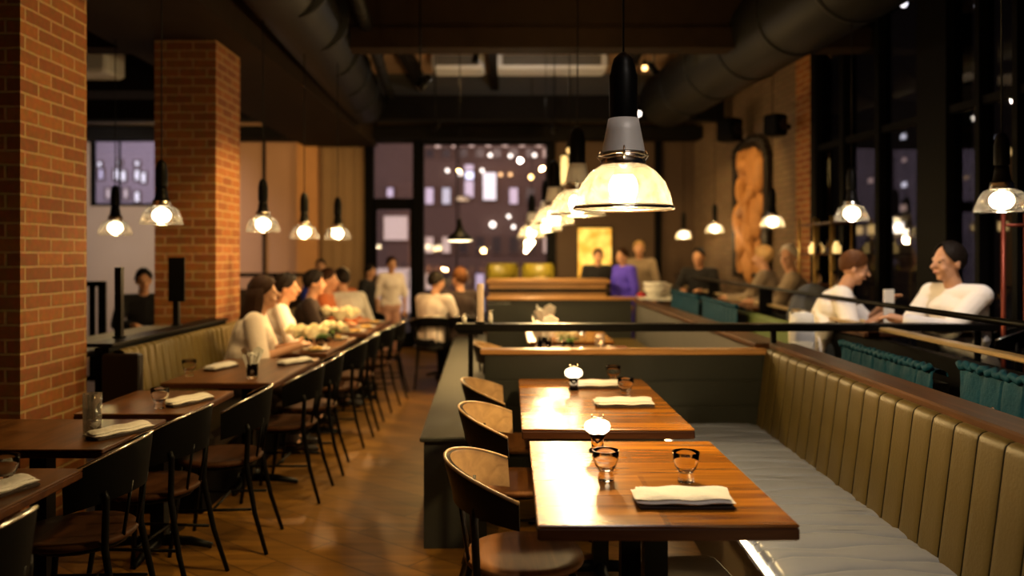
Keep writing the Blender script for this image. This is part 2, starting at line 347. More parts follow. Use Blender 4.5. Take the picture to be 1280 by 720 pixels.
# glazed door with transom
d = thing('door_1', 'glazed black framed door with transom pane', 'door'); d['kind'] = 'structure'; del d['category']; del d['label']
mb = MB(); z1, z2 = BZ(262), BZ(248)
mb.box(BX(467), BX(517), 12.96, 13.04, z1, z2); mb.box(BX(467), BX(471), 12.97, 13.03, 0, z1); mb.box(BX(513), BX(517), 12.97, 13.03, 0, z1); mb.box(BX(471), BX(513), 12.97, 13.03, 0, .25)
mb.build('door_frame', 'blackmatte', d)
MB().box(BX(471), BX(513), 12.995, 13.005, .25, z1).build('door_pane', 'pane', d)
MB().box(BX(467), BX(517), 12.995, 13.005, z2, WT).build('transom_pane', 'pane', d)
MB().tube([(BX(511), 12.93, .95), (BX(511), 12.93, 1.25)], .012).build('door_handle', 'steel', d)
def window(name, x0, x1, z0, z1, y, bars_x, bars_z, fr='blackmatte', t=.05):
    w = thing(name, 'x', 'window'); w['kind'] = 'structure'; del w['category']; del w['label']
    mb = MB(); mb.box(x0, x1, y-.04, y+.04, z0, z0+t); mb.box(x0, x1, y-.04, y+.04, z1-t, z1); mb.box(x0, x0+t, y-.04, y+.04, z0, z1); mb.box(x1-t, x1, y-.04, y+.04, z0, z1)
    for b in bars_x: mb.box(b-.012, b+.012, y-.02, y+.02, z0, z1)
    for b in bars_z: mb.box(x0, x1, y-.02, y+.02, b-.012, b+.012)
    mb.build('window_frame', fr, w)
    MB().box(x0+t, x1-t, y-.004, y+.004, z0+t, z1-t).build('window_pane', 'pane', w); return w
window('window_1', BX(112), BX(196), 2.3, 3.5, 13.07, [BX(147)], [])
window('window_2', BX(527), BX(686), WB, WT, 13.0, [BX(571)], [], t=.04)
# right wall: painted brick, then tall windows. Runs slightly askew.
def RW(Y): return 2.99+.073*(13-Y)
RA = math.atan(.073)
rw = Matrix.Translation((2.99, 13, 0)) @ Matrix.Rotation(RA, 4, 'Z')   # local -Y runs towards the camera, +X outwards
def L(Y): return -(13-Y)*math.sqrt(1+.073**2)
struct('wall_right', MB().box(0, .2, L(8.75), .05, 0, 4.2, rw), 'brick2')
struct('trim_6', MB().box(-.02, .2, L(8.75), L(9.12), 0, 4.2, rw), 'brick')
wr = thing('window_3', 'x', 'window'); wr['kind'] = 'structure'; del wr['category']; del wr['label']
mb = MB()
for (a, b2, dpt) in ((8.62, 8.75, .16), (8.02, 8.1, .12), (7.35, 7.42, .1), (6.35, 6.75, .2), (5.95, 6.0, .1), (5.55, 5.6, .1), (4.6, 4.9, .2), (3.0, 3.1, .1), (1.2, 1.3, .12)):
    mb.box(-.02, dpt, L(b2), L(a), 0, 4.2, rw)
mb.box(0, .1, L(8.75), L(-1.5), 0, .35, rw); mb.box(0, .1, L(8.75), L(-1.5), 3.72, 4.2, rw); mb.box(.0, .08, L(8.75), L(-1.5), 2.62, 2.68, rw)
mb.build('window_frame', 'blackmatte', wr)
MB().box(.05, .056, L(8.75), L(-1.5), .35, 3.72, rw).build('window_pane', 'pane_side', wr)
# raised platform along the windows
struct('floor_platform', MB().box(2.33, 3.0, 5.2, 12.9, 0, .25).box(2.33, 3.35, 3.0, 8.5, 0, .25), 'brownbeam')
# brick pillars
struct('trim_pillar_1', MB().box(-3.05, -2.42, 3.95, 4.57, 0, 4.2), 'brick')
struct('trim_pillar_2', MB().box(-2.90, -2.40, 6.52, 7.10, 0, 3.25), 'brick')
# beams and soffits
struct('trim_beam_1', MB().box(-3.3, -2.15, -1.4, 12.9, 3.25, 4.2), 'brownbeam')
struct('trim_beam_2', MB().box(-7.6, 3.6, 7.6, 7.85, 3.47, 3.66).box(-7.6, 3.6, 7.66, 7.79, 3.66, 4.2), 'brownbeam')
struct('trim_beam_3', MB().box(-7.6, 3.0, 11.2, 11.45, 3.40, 3.74), 'beam')
struct('trim_beam_4', MB().box(-7.6, 3.0, 12.5, 12.9, 3.33, 3.52), 'beam')
struct('trim_beam_5', MB().box(-7.6, 3.0, 11.9, 12.1, 3.55, 4.2), 'greypanel')
struct('trim_beam_6', MB().box(2.2, 3.1, 6.75, 6.95, 3.62, 3.74), 'ceil')
struct('trim_beam_7', MB().box(-7.6, -3.3, 9.0, 9.5, 3.35, 4.2), 'beam')
for k, (px) in enumerate((500, 615, 800)):
    x = (px-638)/1000*9.7
    struct('trim_joist_%d' % (k+1), MB().box(x-.05, x+.05, 7.85, 11.9, 3.95, 4.2), 'beam')
# ducts
def duct(label, pts, r, m, hoops=True):
    t = thing('air_duct', label, 'duct')
    MB().tube(pts, r, 28).build('duct_pipe', m, t)
    a, b = Vector(pts[0]), Vector(pts[-1]); n = 9; d = (b-a).normalized()
    for k in range(1, n): c = a.lerp(b, k/n); MB().tube([c-d*.025, c+d*.025], r*1.03, 28).build('joint_ring', m, t)
    for k in (1, 4, 7): c = a.lerp(b, (k+.5)/n); MB().box(c.x-.01, c.x+.01, c.y-.01, c.y+.01, c.z+r*.9, 4.2).build('hanger', 'black', t)
    return t
duct('dark round duct running back beside the left brick pillars', [(-1.30, 1.8, 3.52), (-1.68, 5.5, 3.52), (-2.05, 11.1, 3.62)], .30, 'duct')
duct('broad dark round duct running back along the right ceiling', [(2.98, 2.0, 3.62), (2.17, 11.1, 3.66)], .38, 'duct')
duct('thin round pipe beside the left ceiling duct', [(-.92, 2.2, 3.66), (-1.66, 11.1, 3.70)], .06, 'duct')
t = thing('ceiling_unit', 'pale grey air unit on the ceiling behind the first cross beam', 'air unit')
MB().bbox(-1.05, -.35, 10.6, 11.1, 3.98, 4.19, .03).build('unit_casing', 'palegrey', t); MB().box(-.98, -.42, 10.58, 10.6, 4.02, 4.15).build('grille', 'greypanel', t)
t = thing('ceiling_unit', 'wider pale grey air unit on the ceiling, above the cord of the hanging lamps', 'air unit')
MB().bbox(-.2, 1.3, 10.6, 11.1, 3.98, 4.19, .03).build('unit_casing', 'palegrey', t); MB().box(-.1, 1.2, 10.58, 10.6, 4.02, 4.15).build('grille', 'greypanel', t)
t = thing('ceiling_unit', 'pale boxed duct under the ceiling seen between the two brick pillars', 'air unit')
MB().bbox(-6.2, -4.3, 8.5, 8.95, 3.45, 3.75, .03).build('unit_casing', 'palegrey', t); MB().box(-5.2, -5.17, 8.48, 8.5, 3.45, 3.75).build('seam', 'black', t)
MB().tube([(BX(331), 12.96, .3), (BX(331), 12.96, 3.9)], .025).build('trim_conduit', 'blackmatte')['kind'] = 'structure'
# housings for the added spots
names = ['above the front brick pillar side', 'above the left row of chairs', 'over the near end of the leather bench', 'beside the carved wall relief', 'over the middle of the aisle',
         'lighting the pink plaster wall', 'over the near aisle floor', 'above the far right corner seats', 'lighting the far left wall', 'over the two men in white', 'lighting the tan wall panels', 'lighting the dark back wall by the yellow picture', 'over the women at the left tables', 'aimed at the largest hanging lamp']
for k, (l, a, p, s) in enumerate(SPOTS):
    t = thing('added_spotlight', 'small added black ceiling spotlight '+names[k], 'spotlight', l, group='added black ceiling spotlights')
    d = (Vector(a)-Vector(l)).normalized()
    MB().tube([-d*.12, d*.03], .04, 14, radii=[.03, .045]).build('lamp_housing', 'black', t)
    MB().tube([(0, 0, 0), (0, 0, 4.2-l[2])], .01, 6).build('stem', 'black', t)
# ---------------------------------------------------------------- outside: buildings at night
fac = mat('facade_mauve_stone', (.17, .115, .10), .9, var=.3, vscale=.6)
fac2 = mat('facade_lilac_stone', (.5, .42, .46), .9, var=.2, vscale=.6)
fac3 = mat('facade_dark_stone', (.03, .026, .025), .9, var=.3, vscale=.6)
lit = {'w': mat('lit_window_white', (1, 1, 1), .5, emit=(.9, .88, 1), es=1.1), 'l': mat('lit_window_lilac', (1, 1, 1), .5, emit=(.5, .42, .8), es=.6), 'p': mat('lit_window_peach', (1, 1, 1), .5, emit=(.75, .45, .32), es=.42),
       'y': mat('lit_window_yellow', (1, 1, 1), .5, emit=(1, .62, .18), es=.8), 'd': mat('dim_window', (.06, .05, .06), .3), 'b': mat('lit_window_blue', (1, 1, 1), .5, emit=(.35, .6, .95), es=.5),
       'g': mat('lit_facade_globe', (1, 1, 1), .5, emit=(1, .85, .72), es=5), 'o': mat('lit_facade_amber', (1, 1, 1), .5, emit=(1, .5, .15), es=3)}
bd = thing('apartment_building', 'mauve stone building with many lit windows outside the central back window', 'building', (0, 24, 0))
MB().box(-4.6, 5.5, .0, 4, -2, 14).build('facade', fac, bd)
def pane(px0, px1, py0, py1, c, D=24, par=None):
    x0, x1 = (px0-638)/1000*D, (px1-638)/1000*D; z1, z0 = 1.49-(py0-320)/1000*D, 1.49-(py1-320)/1000*D
    f = MB().box(x0-.05, x1+.05, -.08, 0, z0-.05, z0).box(x0-.05, x1+.05, -.08, 0, z1, z1+.05).box(x0-.05, x0, -.08, 0, z0, z1).box(x1, x1+.05, -.08, 0, z0, z1).build('window', fac, par)
    MB().box(x0, x1, -.04, -.01, z0, z1).build('pane', lit[c], f)
rnd = random.Random(3)
for r, y in enumerate((184, 235, 296, 342, 372)):
    for c, x in enumerate(range(530, 700, 21)):
        if r == 1 and 570 < x < 625: continue
        pane(x+2, x+12, y, y+(13 if r == 0 else 20), rnd.choice('llppppdddb' if r != 0 else 'lddddp'), par=bd)
pane(581, 592, 206, 247, 'l', par=bd); pane(604, 620, 216, 250, 'w', par=bd); pane(570, 586, 246, 251, 'y', par=bd); pane(470, 515, 335, 398, 'p', par=bd)
pane(480, 510, 270, 300, 'p', par=bd); pane(484, 492, 235, 246, 'l', par=bd); pane(582, 592, 215, 224, 'w', par=bd)
pane(528, 569, 180, 185, 'p', par=bd); pane(575, 684, 180, 184, 'p', par=bd); pane(625, 640, 335, 348, 'y', par=bd)
for px, py, c in ((560, 214, 'g'), (576, 218, 'g'), (603, 214, 'g'), (613, 195, 'g'), (638, 196, 'g'), (668, 195, 'g'), (616, 281, 'g'), (636, 271, 'g'), (642, 284, 'g'), (626, 219, 'o'), (638, 219, 'o')):
    p = W(px, py, 24); MB().ball((p[0], -.2, p[2]), .055 if px != 616 else .09, 10).build('facade_lamp', lit[c], bd)
b2 = thing('apartment_building', 'pale lilac building with glowing windows outside the far left window', 'building', (0, 24.5, 0))
MB().box(-16, -6.5, 0, 4, -2, 12).build('facade', fac2, b2)
for px, py, c in ((125, 203, 'w'), (150, 201, 'w'), (172, 202, 'w'), (127, 212, 'l'), (146, 212, 'w'), (155, 214, 'w'), (172, 213, 'w'), (180, 216, 'w'), (136, 236, 'p'), (145, 238, 'y'), (158, 236, 'p'), (172, 240, 'w')):
    pane(px-2, px+3, py, py+(5 if py < 205 else 12), c, 24.5, b2)
b3 = thing('office_tower', 'dark tower with a few small lit windows and one painted reflection outside the right windows', 'building', (13, 0, 0))
MB().box(.0, 5, 14, 40, -2, 16).build('facade', fac3, b3)
for px, py, c, s in ((1098, 178, 'w', 3), (1104, 178, 'p', 2), (1130, 171, 'w', 3), (1224, 150, 'g', 2.5), (1271, 136, 'g', 2.2), (1276, 181, 'g', 2.5), (1089, 226, 'p', 3), (1103, 226, 'w', 3), (1131, 231, 'w', 3), (1265, 190, 'y', 4), (1276, 210, 'w', 3),
                 (1248, 172, 'w', 1.5), (1131, 200, 'p', 2.5), (1190, 225, 'p', 6), (1060, 190, 'd', 8), (1195, 165, 'd', 10), (1130, 260, 'p', 4), (1075, 288, 'y', 5), (1090, 287, 'y', 6), (1124, 285, 'g', 6), (1195, 283, 'y', 5), (1255, 283, 'y', 5)):  # the big brightest pane paints a reflection in the window glass
    Y = 13/((px-638)/1000); h = s/1000*Y; z = 1.49-(py-320)/1000*Y
    f = MB().box(-.06, 0, Y-h*1.8-.05, Y+h*1.8+.05, z-h-.05, z-h).box(-.06, 0, Y-h*1.8-.05, Y+h*1.8+.05, z+h, z+h+.05).build('window', fac3, b3)
    MB().box(-.03, -.01, Y-h*1.8, Y+h*1.8, z-h, z+h).build('pane', lit[c], f)
MB().box(-40, 40, 13.3, 60, -.3, -.2).build('ground_street', mat('asphalt', (.03, .03, .03), .8))['kind'] = 'structure'
MB().box(4.2, 40, -10, 13.3, -.3, -.2).build('ground_pavement', mat('pavement', (.03, .03, .03), .8))['kind'] = 'structure'
# ================================================================ SEATING AND DIVIDERS
BA = -math.atan(.04)     # the booth row runs slightly askew
SEAM = [0, .03, .09, .25, .5, .75, .91, .97]
def seamed(o, ncol, m2):
    o.data.materials.append(M[m2])
    for i, p in enumerate(o.data.polygons):
        if (i % ncol) % 8 in (0, 7): p.material_index = 1
def channels(y0, y1, pitch, zb, zt, xb, xt, bulge, side, sub=8, rows=14, pucker=0):
    """upholstered back with vertical channels; side=-1 faces -X"""
    P = []; ny = int(round((y1-y0)/pitch))*8; pitch_ = (y1-y0)/(ny//8)
    prof = []
    for i in range(rows+1): t = i/rows; prof.append((xb+(xt-xb)*t, zb+(zt-zb)*t, 1.0))
    th = .07
    for k in range(1, 7): a = PI*k/6; prof.append((xt-side*(th/2)*(1-math.cos(a)), zt+th*.45*math.sin(a), 1.0 if k < 5 else .3))
    for x, z, w in prof:
        row = []
        for j in range(ny+1):
            t = SEAM[j % 8]; y = y0+pitch_*(j//8+t); u = abs(2*t-1)
            b = bulge*(1-u**9)
            if pucker: b += pucker*math.sin(j*1.7+z*20)*max(0, (z-zt+.12)/.12)
            row.append((x+side*b*w, y, z+(b*.4 if z > zt else 0)))
        P.append(row)
    return P
# leather bench on the right
bench = thing('banquette_bench', 'long olive brown channelled leather bench with grey seat beside the front wooden tables', 'bench', (1.42, 0, 0), -math.atan(.024))
m = MB(); m.grid(channels(1.0, 5.02, .149, .40, .880, .0, .060, .008, -1)); seamed(m.build('backrest', 'olive', bench), 27*8, 'olive_seam')
m = MB()
P = []; ny = 34*8
for i, (x, z) in enumerate([(.02, .425), (-.05, .437), (-.2, .442), (-.35, .441), (-.5, .436), (-.56, .428), (-.59, .41), (-.60, .385), (-.595, .35)]):
    row = []
    for j in range(ny+1):
        y = 1.0+4.0/34*(j//8+SEAM[j % 8]); u = abs(2*SEAM[j % 8]-1); ww = .008*(1-u**6)+.003*math.sin(j*.37+x*11)
        row.append((x, y+.022*math.sin(x*10+round(j/8)*2.1)*(1 if 0 < i < 7 else 0), z+ww))
    P.append([tuple(p) for p in row])
m.grid([list(r) for r in P]); m.build('seat_cushion', 'seat_leather', bench)
MB().box(-.56, .22, 1.0, 5.0, 0, .36).build('bench_base', 'base_face', bench)
MB().box(-.612, -.598, 1.0, 5.0, .396, .412).build('led_strip', 'led', bench)
MB().box(.095, .2, 1.0, 5.02, .36, .90).build('back_board', 'slate', bench)
m = MB().bbox(.088, .25, 1.0, 5.05, .905, .942, .008); m.build('cap_rail', 'cap_wood', bench)
MB().box(.19, .24, 1.0, 5.05, .865, .905).build('cap_moulding', 'table_edge', bench)
# cross partition closing the first booth
part = thing('booth_partition', 'dark slate partition with warm wooden cap behind the two front tables', 'partition', (0, 5.02, 0))
m = MB().box(-.16, 1.60, 0, .06, 0, .872)
for k in range(5): m.box(-.14, 1.58, -.006, 0, .08+k*.16, .225+k*.16)
m.build('panel', 'slate', part); MB().bbox(-.19, 1.62, -.03, .09, .872, .905, .008).build('cap_rail', 'cap_wood_x', part)
# shelf rail above the partition
rail = thing('shelf_rail', 'long thin black shelf rail crossing over the first slate partition', 'rail', (0, 5.05, 0))
MB().bbox(-.345, 3.1, -.06, .06, 1.018, 1.065, .006).build('shelf_board', 'black', rail)
for x in (-.25, 1.66, 2.95): MB().box(x-.015, x+.015, -.015, .015, 0 if x != 1.66 else .9, 1.04).build('post', 'black', rail)
MB().box(-.33, -.17, -.05, .05, 1.0, 1.036).build('end_bracket', 'black', rail)
# second booth
b2 = thing('booth_bench', 'pale grey booth bench back with wooden cap behind the first slate partition', 'bench', (0, 0, 0))
MB().box(1.60, 1.72, 5.1, 10.2, 0, .90).build('back_panel', 'greypanel', b2); MB().bbox(1.56, 1.76, 5.1, 10.25, .90, .935, .008).build('cap_rail', 'cap_wood', b2)
MB().bbox(1.08, 1.59, 5.15, 10.1, .32, .45, .03).build('seat_cushion', 'gold_olive', b2); MB().box(1.13, 1.59, 5.15, 10.1, 0, .32).build('bench_base', 'base_face', b2)
p2 = thing('booth_partition', 'second charcoal partition with a wooden cap, farther back in the room', 'partition', (0, 10.2, 0))
MB().box(-.28, 1.55, 0, .06, 0, .93).build('panel', 'slate', p2); MB().bbox(-.30, 1.6, -.04, .12, .93, .965, .008).build('cap_rail', 'cap_wood_x', p2)
MB().box(-.28, .0, -.3, 0, 0, .9).build('return_panel', 'slate', p2)
bar = thing('bar_counter', 'warm wooden bar counter in front of the big back window', 'counter', (0, 11.3, 0))
MB().box(-.3, 1.35, 0, .5, 0, 1.10).build('counter_body', 'cap_wood_x', bar); MB().bbox(-.34, 1.4, -.08, .56, 1.10, 1.16, .01).build('counter_top', 'cap_wood_x', bar)
MB().box(-.3, 1.35, -.03, 0, .98, 1.03).build('front_rail', 'black', bar)
for k, x in enumerate((-.12, .42)):
    s = thing('yellow_glow_stool', ('leftmost', 'right hand')[k]+' yellow padded bar stool back standing in for a yellow glow behind the wooden bar counter', 'bar stool', (x, 12.1, 0))  # stool stands in for a yellow lit thing outside the window
    pts = [(.24*math.sin(a), .2*math.cos(a), 1.28) for a in [(-70+14*i)*PI/180 for i in range(11)]]
    m = MB(); P = [[(x2*r, y2*r, z) for x2, y2, _ in pts] for z, r in ((1.13, .95), (1.16, 1.05), (1.3, 1.1), (1.38, 1.02), (1.36, .9), (1.15, .85), (1.13, .95))]
    m.grid(P); m.build('backrest', mat('yellow_glow_vinyl', (.17, .13, .012), .4), s)
    MB().lathe([(0, .9), (.2, .9), (.22, .94), (.2, .98), (0, .99)], 20).build('seat', 'dark_leather', s)
    for sx in (-1, 1):
        for sy in (-1, 1): MB().tube([(.13*sx, .13*sy, .9), (.2*sx, .2*sy, 0)], .014).build('leg', 'black', s)
        MB().tube([(.17*sx, .1, .95), (.2*sx, .14, 1.2)], .012).build('back_post', 'black', s)
# low plinth along the aisle
pl = thing('aisle_plinth', 'low charcoal plinth along the aisle behind the bentwood chairs', 'plinth', (-.46, 4.05, 0), math.atan(.035))
MB().box(.02, .34, .02, 5.4, 0, .545).build('plinth_body', 'plinth', pl); MB().bbox(0, .36, 0, 5.44, .545, .57, .006).build('plinth_top', 'plinth', pl)
# teal seating behind the bench
for k, (y0, y1, x, zt, lab) in enumerate(((3.58, 4.66, 1.86, 1.0, 'teal tufted seat back with ruffled top just beyond the shelf rail end of the bench'), (2.2, 3.4, 1.84, 1.045, 'teal buttoned seat back cut by the right edge of the picture'),
                              (7.0, 8.5, 1.96, 1.06, 'teal seat back in the middle distance beside the grey booth'), (8.6, 10.4, 2.0, 1.06, 'farthest teal seat back near the blue dressed person'))):
    t = thing('teal_seat_back', lab, 'seat back', (x, y0, 0), BA, 'teal seat backs on the right')
    n = max(4, round((y1-y0)/.15)); ln = y1-y0
    m = MB(); m.grid(channels(0, ln, ln/n, .55, zt-.05, 0, .03, .009, -1, pucker=.007)); m.build('tufted_pad', 'teal', t)
    m = MB(); m.tube([(.02+.006*math.sin(i*2.3), ln*i/60, zt-.015+.01*math.sin(i*1.9)) for i in range(61)], .016, 8); m.build('ruffle', 'teal', t)
    MB().box(.03, .1, 0, ln, 0, zt-.08).build('back_board', 'blackmatte', t)
    for i in range(1, n):
        if k < 2: MB().ball((-.004, ln*i/n, zt-.15-(.06 if i % 2 else 0)), .011, 8).build('button', 'steel' if k == 1 else 'teal', t)
# divider between teal seats and window seats, with rails
dv = thing('seat_divider', 'wood capped divider running back between the teal seats and the window tables', 'divider', (2.03, 0, 0), BA)
MB().box(.10, .16, 3.1, 12.2, 0, .96).build('panel', 'blackmatte', dv)
MB().bbox(.07, .14, 2.6, 12.2, 1.02, 1.045, .006).build('lower_rail', 'rail_highlight', dv)
MB().tube([(.0, 2.4, 1.2), (.0, 12.2, 1.2)], .016, 10).build('upper_rail', 'black', dv)
for y in (7.5, 9.8): MB().box(.0, .12, y-.012, y+.012, .9, 1.2).build('post', 'black', dv)
g = thing('green_seat_back', 'olive green upholstered seat back beyond the teal seat backs', 'seat back', (2.06, 5.9, 0), BA)
MB().bbox(0, .08, 0, 1.7, .45, 1.0, .03).build('pad', 'green', g); MB().box(.02, .07, .02, 1.68, 0, .46).build('back_board', 'blackmatte', g)
cb = thing('service_cabinet', 'low black cabinet behind the far end of the leather bench', 'cabinet', (1.79, 5.1, 0))
MB().bbox(0, .26, 0, .5, .06, .80, .006).build('cabinet_body', 'blackmatte', cb); MB().bbox(-.01, .27, -.01, .51, .80, .82, .004).build('cabinet_top', 'black', cb); MB().box(.02, .24, .02, .48, 0, .06).build('toe_kick', 'blackmatte', cb)
for k in range(2):
    d_ = MB().bbox(.01+.125*k, .125+.125*k, -.014, 0, .08, .78, .003).build('door', 'blackmatte', cb); MB().tube([(.10+.05*k, -.02, .55), (.10+.05*k, -.02, .65)], .005, 6).build('handle', 'steel', d_)
# white cushion behind the rail
c = thing('white_cushion', 'upright white cushion between the shelf rail and the brown haired man', 'cushion', (1.93, 5.3, .82), .2)
P = []
for i in range(13):
    u = -1+2*i/12; P.append([(u*.09*(1-.1*abs(2*j/12-1)**3), .05*math.sqrt(max(0, (1-u**4)*(1-(2*j/12-1)**4))), .15+.15*(2*j/12-1)*(1-.1*abs(u)**3)) for j in range(13)])
m = MB().grid(P); m.grid([[(x, -y, z) for x, y, z in r] for r in P]); m.build('cushion_body', 'linen', c); MB().tube([(-.09, 0, 0), (-.085, 0, .3), (.085, 0, .3), (.09, 0, 0), (-.09, 0, 0)], .005, 6).build('piping', 'cream', c)

# left banquette with half wall
bq = thing('banquette_bench', 'golden olive pleated leather banquette between the two brick pillars', 'bench', (0, 0, 0))
m = MB(); m.grid([[(-x, y, z) for x, y, z in r] for r in channels(4.60, 10.6, .095, .44, .915, 2.16, 2.23, .016, -1, rows=10, pucker=.006)]); seamed(m.build('backrest', 'gold_olive', bq), 63*8, 'olive_seam')
MB().bbox(-2.2, -1.72, 4.62, 10.6, .33, .46, .03).build('seat_cushion', 'dark_leather', bq)
MB().box(-2.2, -1.78, 4.62, 10.6, 0, .33).build('bench_base', 'blackmatte', bq)
MB().bbox(-2.34, -2.12, 4.57, 4.63, 0, .93, .01).build('end_panel', 'dark_leather', bq)
hw = thing('half_wall', 'black topped half wall behind the left banquette', 'divider', (0, 0, 0))
MB().box(-2.39, -2.31, 4.6, 6.5, 0, .96).build('panel', 'blackmatte', hw)
MB().bbox(-2.45, -2.29, 4.6, 6.5, .965, .985, .004).build('cap', 'black', hw)
MB().bbox(-2.95, -2.47, 4.6, 6.45, .9, .93, .008).build('ledge', 'greypanel', hw)
for k, (y, zt, wd2, lab) in enumerate(((4.95, 1.42, .0, 'slim black post on the half wall, nearer the front brick pillar'), (5.8, 1.48, .11, 'black post with a flat black plate against the second brick pillar'))):
    t = thing('divider_post', lab, 'post', (-2.42, y, 0))
    MB().box(-.02, .02, -.02, .02, .93, zt).build('shaft', 'black', t)
    MB().lathe([(0, .985), (.04, .985), (.04, .995), (0, .995)], 12).build('base_flange', 'black', t)
    if wd2: MB().bbox(-.05, .07, -.03, -.015, 1.16, 1.48, .004).build('plate', 'black', t)
sc = thing('slatted_screen', 'black slatted screen behind the front brick pillar', 'screen', (-4.6, 7.6, 0))
MB().box(-.7, .75, 0, .03, 1.2, 1.25).build('top_rail', 'black', sc); MB().box(-.7, .75, 0, .03, .3, .35).build('bottom_rail', 'black', sc)
for x_ in (-.7, .72): MB().box(x_, x_+.03, 0, .03, 0, 1.2).build('post', 'black', sc)
m = MB()
for k in range(17): m.box(-.68+k*.085, -.68+k*.085+.055, .0, .02, .3, 1.25)
m.build('slats', 'blackmatte', sc)
s2 = thing('panel_screen', 'dark framed screen standing before the pink plaster wall', 'screen', (-3.9, 11.8, 0))
m = MB(); m.box(-.8, 1.1, 0, .04, 1.18, 1.24)
for x in (-.8, -.2, .4, 1.06): m.box(x, x+.05, 0, .04, 0, 1.24)
m.build('frame', 'black', s2); MB().box(-.75, 1.06, .012, .025, .1, 1.0).build('infill_panel', 'darkcloth', s2)

# ---------------------------------------------------------------- tables
def table(name, label, x0, x1, y0, y1, top, edge, group, feet=1, th=.035, h=.75, z=0):
    cx, cy = (x0+x1)/2, (y0+y1)/2; a, b = (x1-x0)/2, (y1-y0)/2
    t = thing(name, label, 'table', (cx, cy, z), 0, group)
    MB().bbox(-a, a, -b, b, h-.006-.003, h, .003).build('tabletop', top, t)
    MB().bbox(-a, a, -b, b, h-th, h-.009, .004).build('top_edge', edge, t)
    ys = [0] if feet == 1 else [-b*.55, b*.45]
    for y in ys:
        MB().box(-.035, .035, y-.035, y+.035, .03, h-th-.01).build('column', 'black', t)
        m = MB()
        for q in range(4):
            c_, s_ = math.cos(q*PI/2), math.sin(q*PI/2); r = min(a, .32) if q % 2 == 0 else min(b, .28)
            m.tube([(0, y, .045), (r*.6*c_, y+r*.6*s_, .04), (r*c_, y+r*s_, .016)], .02, 8, radii=[.03, .024, .015])
        m.build('cross_foot', 'black', t)
        MB().box(-min(a, .2), min(a, .2), y-.03, y+.03, h-th-.02, h-th).build('top_plate', 'black', t)
    return t
table('dining_table', 'front reddish wooden table with stripes of glare, nearest on the right', .075, .797, 2.20, 3.20, 'table_top', 'table_edge', 'wooden tables beside the leather bench', 2, .045)
table('dining_table', 'second wooden table on the right, against the slate partition', .05, .79, 3.42, 4.82, 'table_top', 'table_edge', 'wooden tables beside the leather bench', 2, .045)
table('dining_table', 'wooden table with glowing jars just behind the slate partition', .2, .95, 5.4, 6.6, 'table_top', 'table_edge', 'tables in the second booth', 1)
table('dining_table', 'wooden table with napkins farther back in the second booth', .15, .9, 6.9, 8.3, 'table_top', 'table_edge', 'tables in the second booth', 1)
LT = [(-2.3, -1.49, 1.7, 2.79, 'dark wooden table at the bottom left corner'), (-2.35, -1.56, 3.06, 3.63, 'dark wooden table in front of the brick pillar base'), (-2.05, -1.52, 3.75, 4.40, 'small dark table beside the front end of the banquette'),
      (-2.04, -1.38, 4.66, 5.80, 'dark table with two napkins in front of the long haired woman'), (-2.08, -1.40, 6.1, 7.3, 'table where the long haired woman leans, set with ivory flowers'), (-2.08, -1.36, 7.6, 9.1, 'far table with plates before the man in pale grey')]
for k, (x0, x1, y0, y1, lab) in enumerate(LT):
    table('dining_table', lab, x0, x1, y0, y1, 'table_dark', 'table_edge', 'dark tables along the left banquette', 1)
table('dining_table', 'window table on the platform between the two men in white', 2.28, 2.98, 5.15, 6.3, 'table_dark', 'table_edge', 'tables beside the right windows', 1, z=.25)
table('dining_table', 'window table before the couple under the wall carving', 2.3, 2.85, 7.6, 9.4, 'table_dark', 'table_edge', 'tables beside the right windows', 1, z=.25)
table('dining_table', 'white topped table behind the left half wall', -4.1, -3.3, 6.1, 7.3, 'greypanel', 'table_edge', None, 1)
table('round_table', 'small dark table at the end of the aisle before the couple', -1.1, -.35, 9.6, 10.3, 'table_dark', 'table_edge', None, 1)
table('dining_table', 'pale clothed table at the far right beyond the grey booth', 1.78, 2.3, 10.5, 11.3, 'linen', 'linen', None, 1, h=.94)

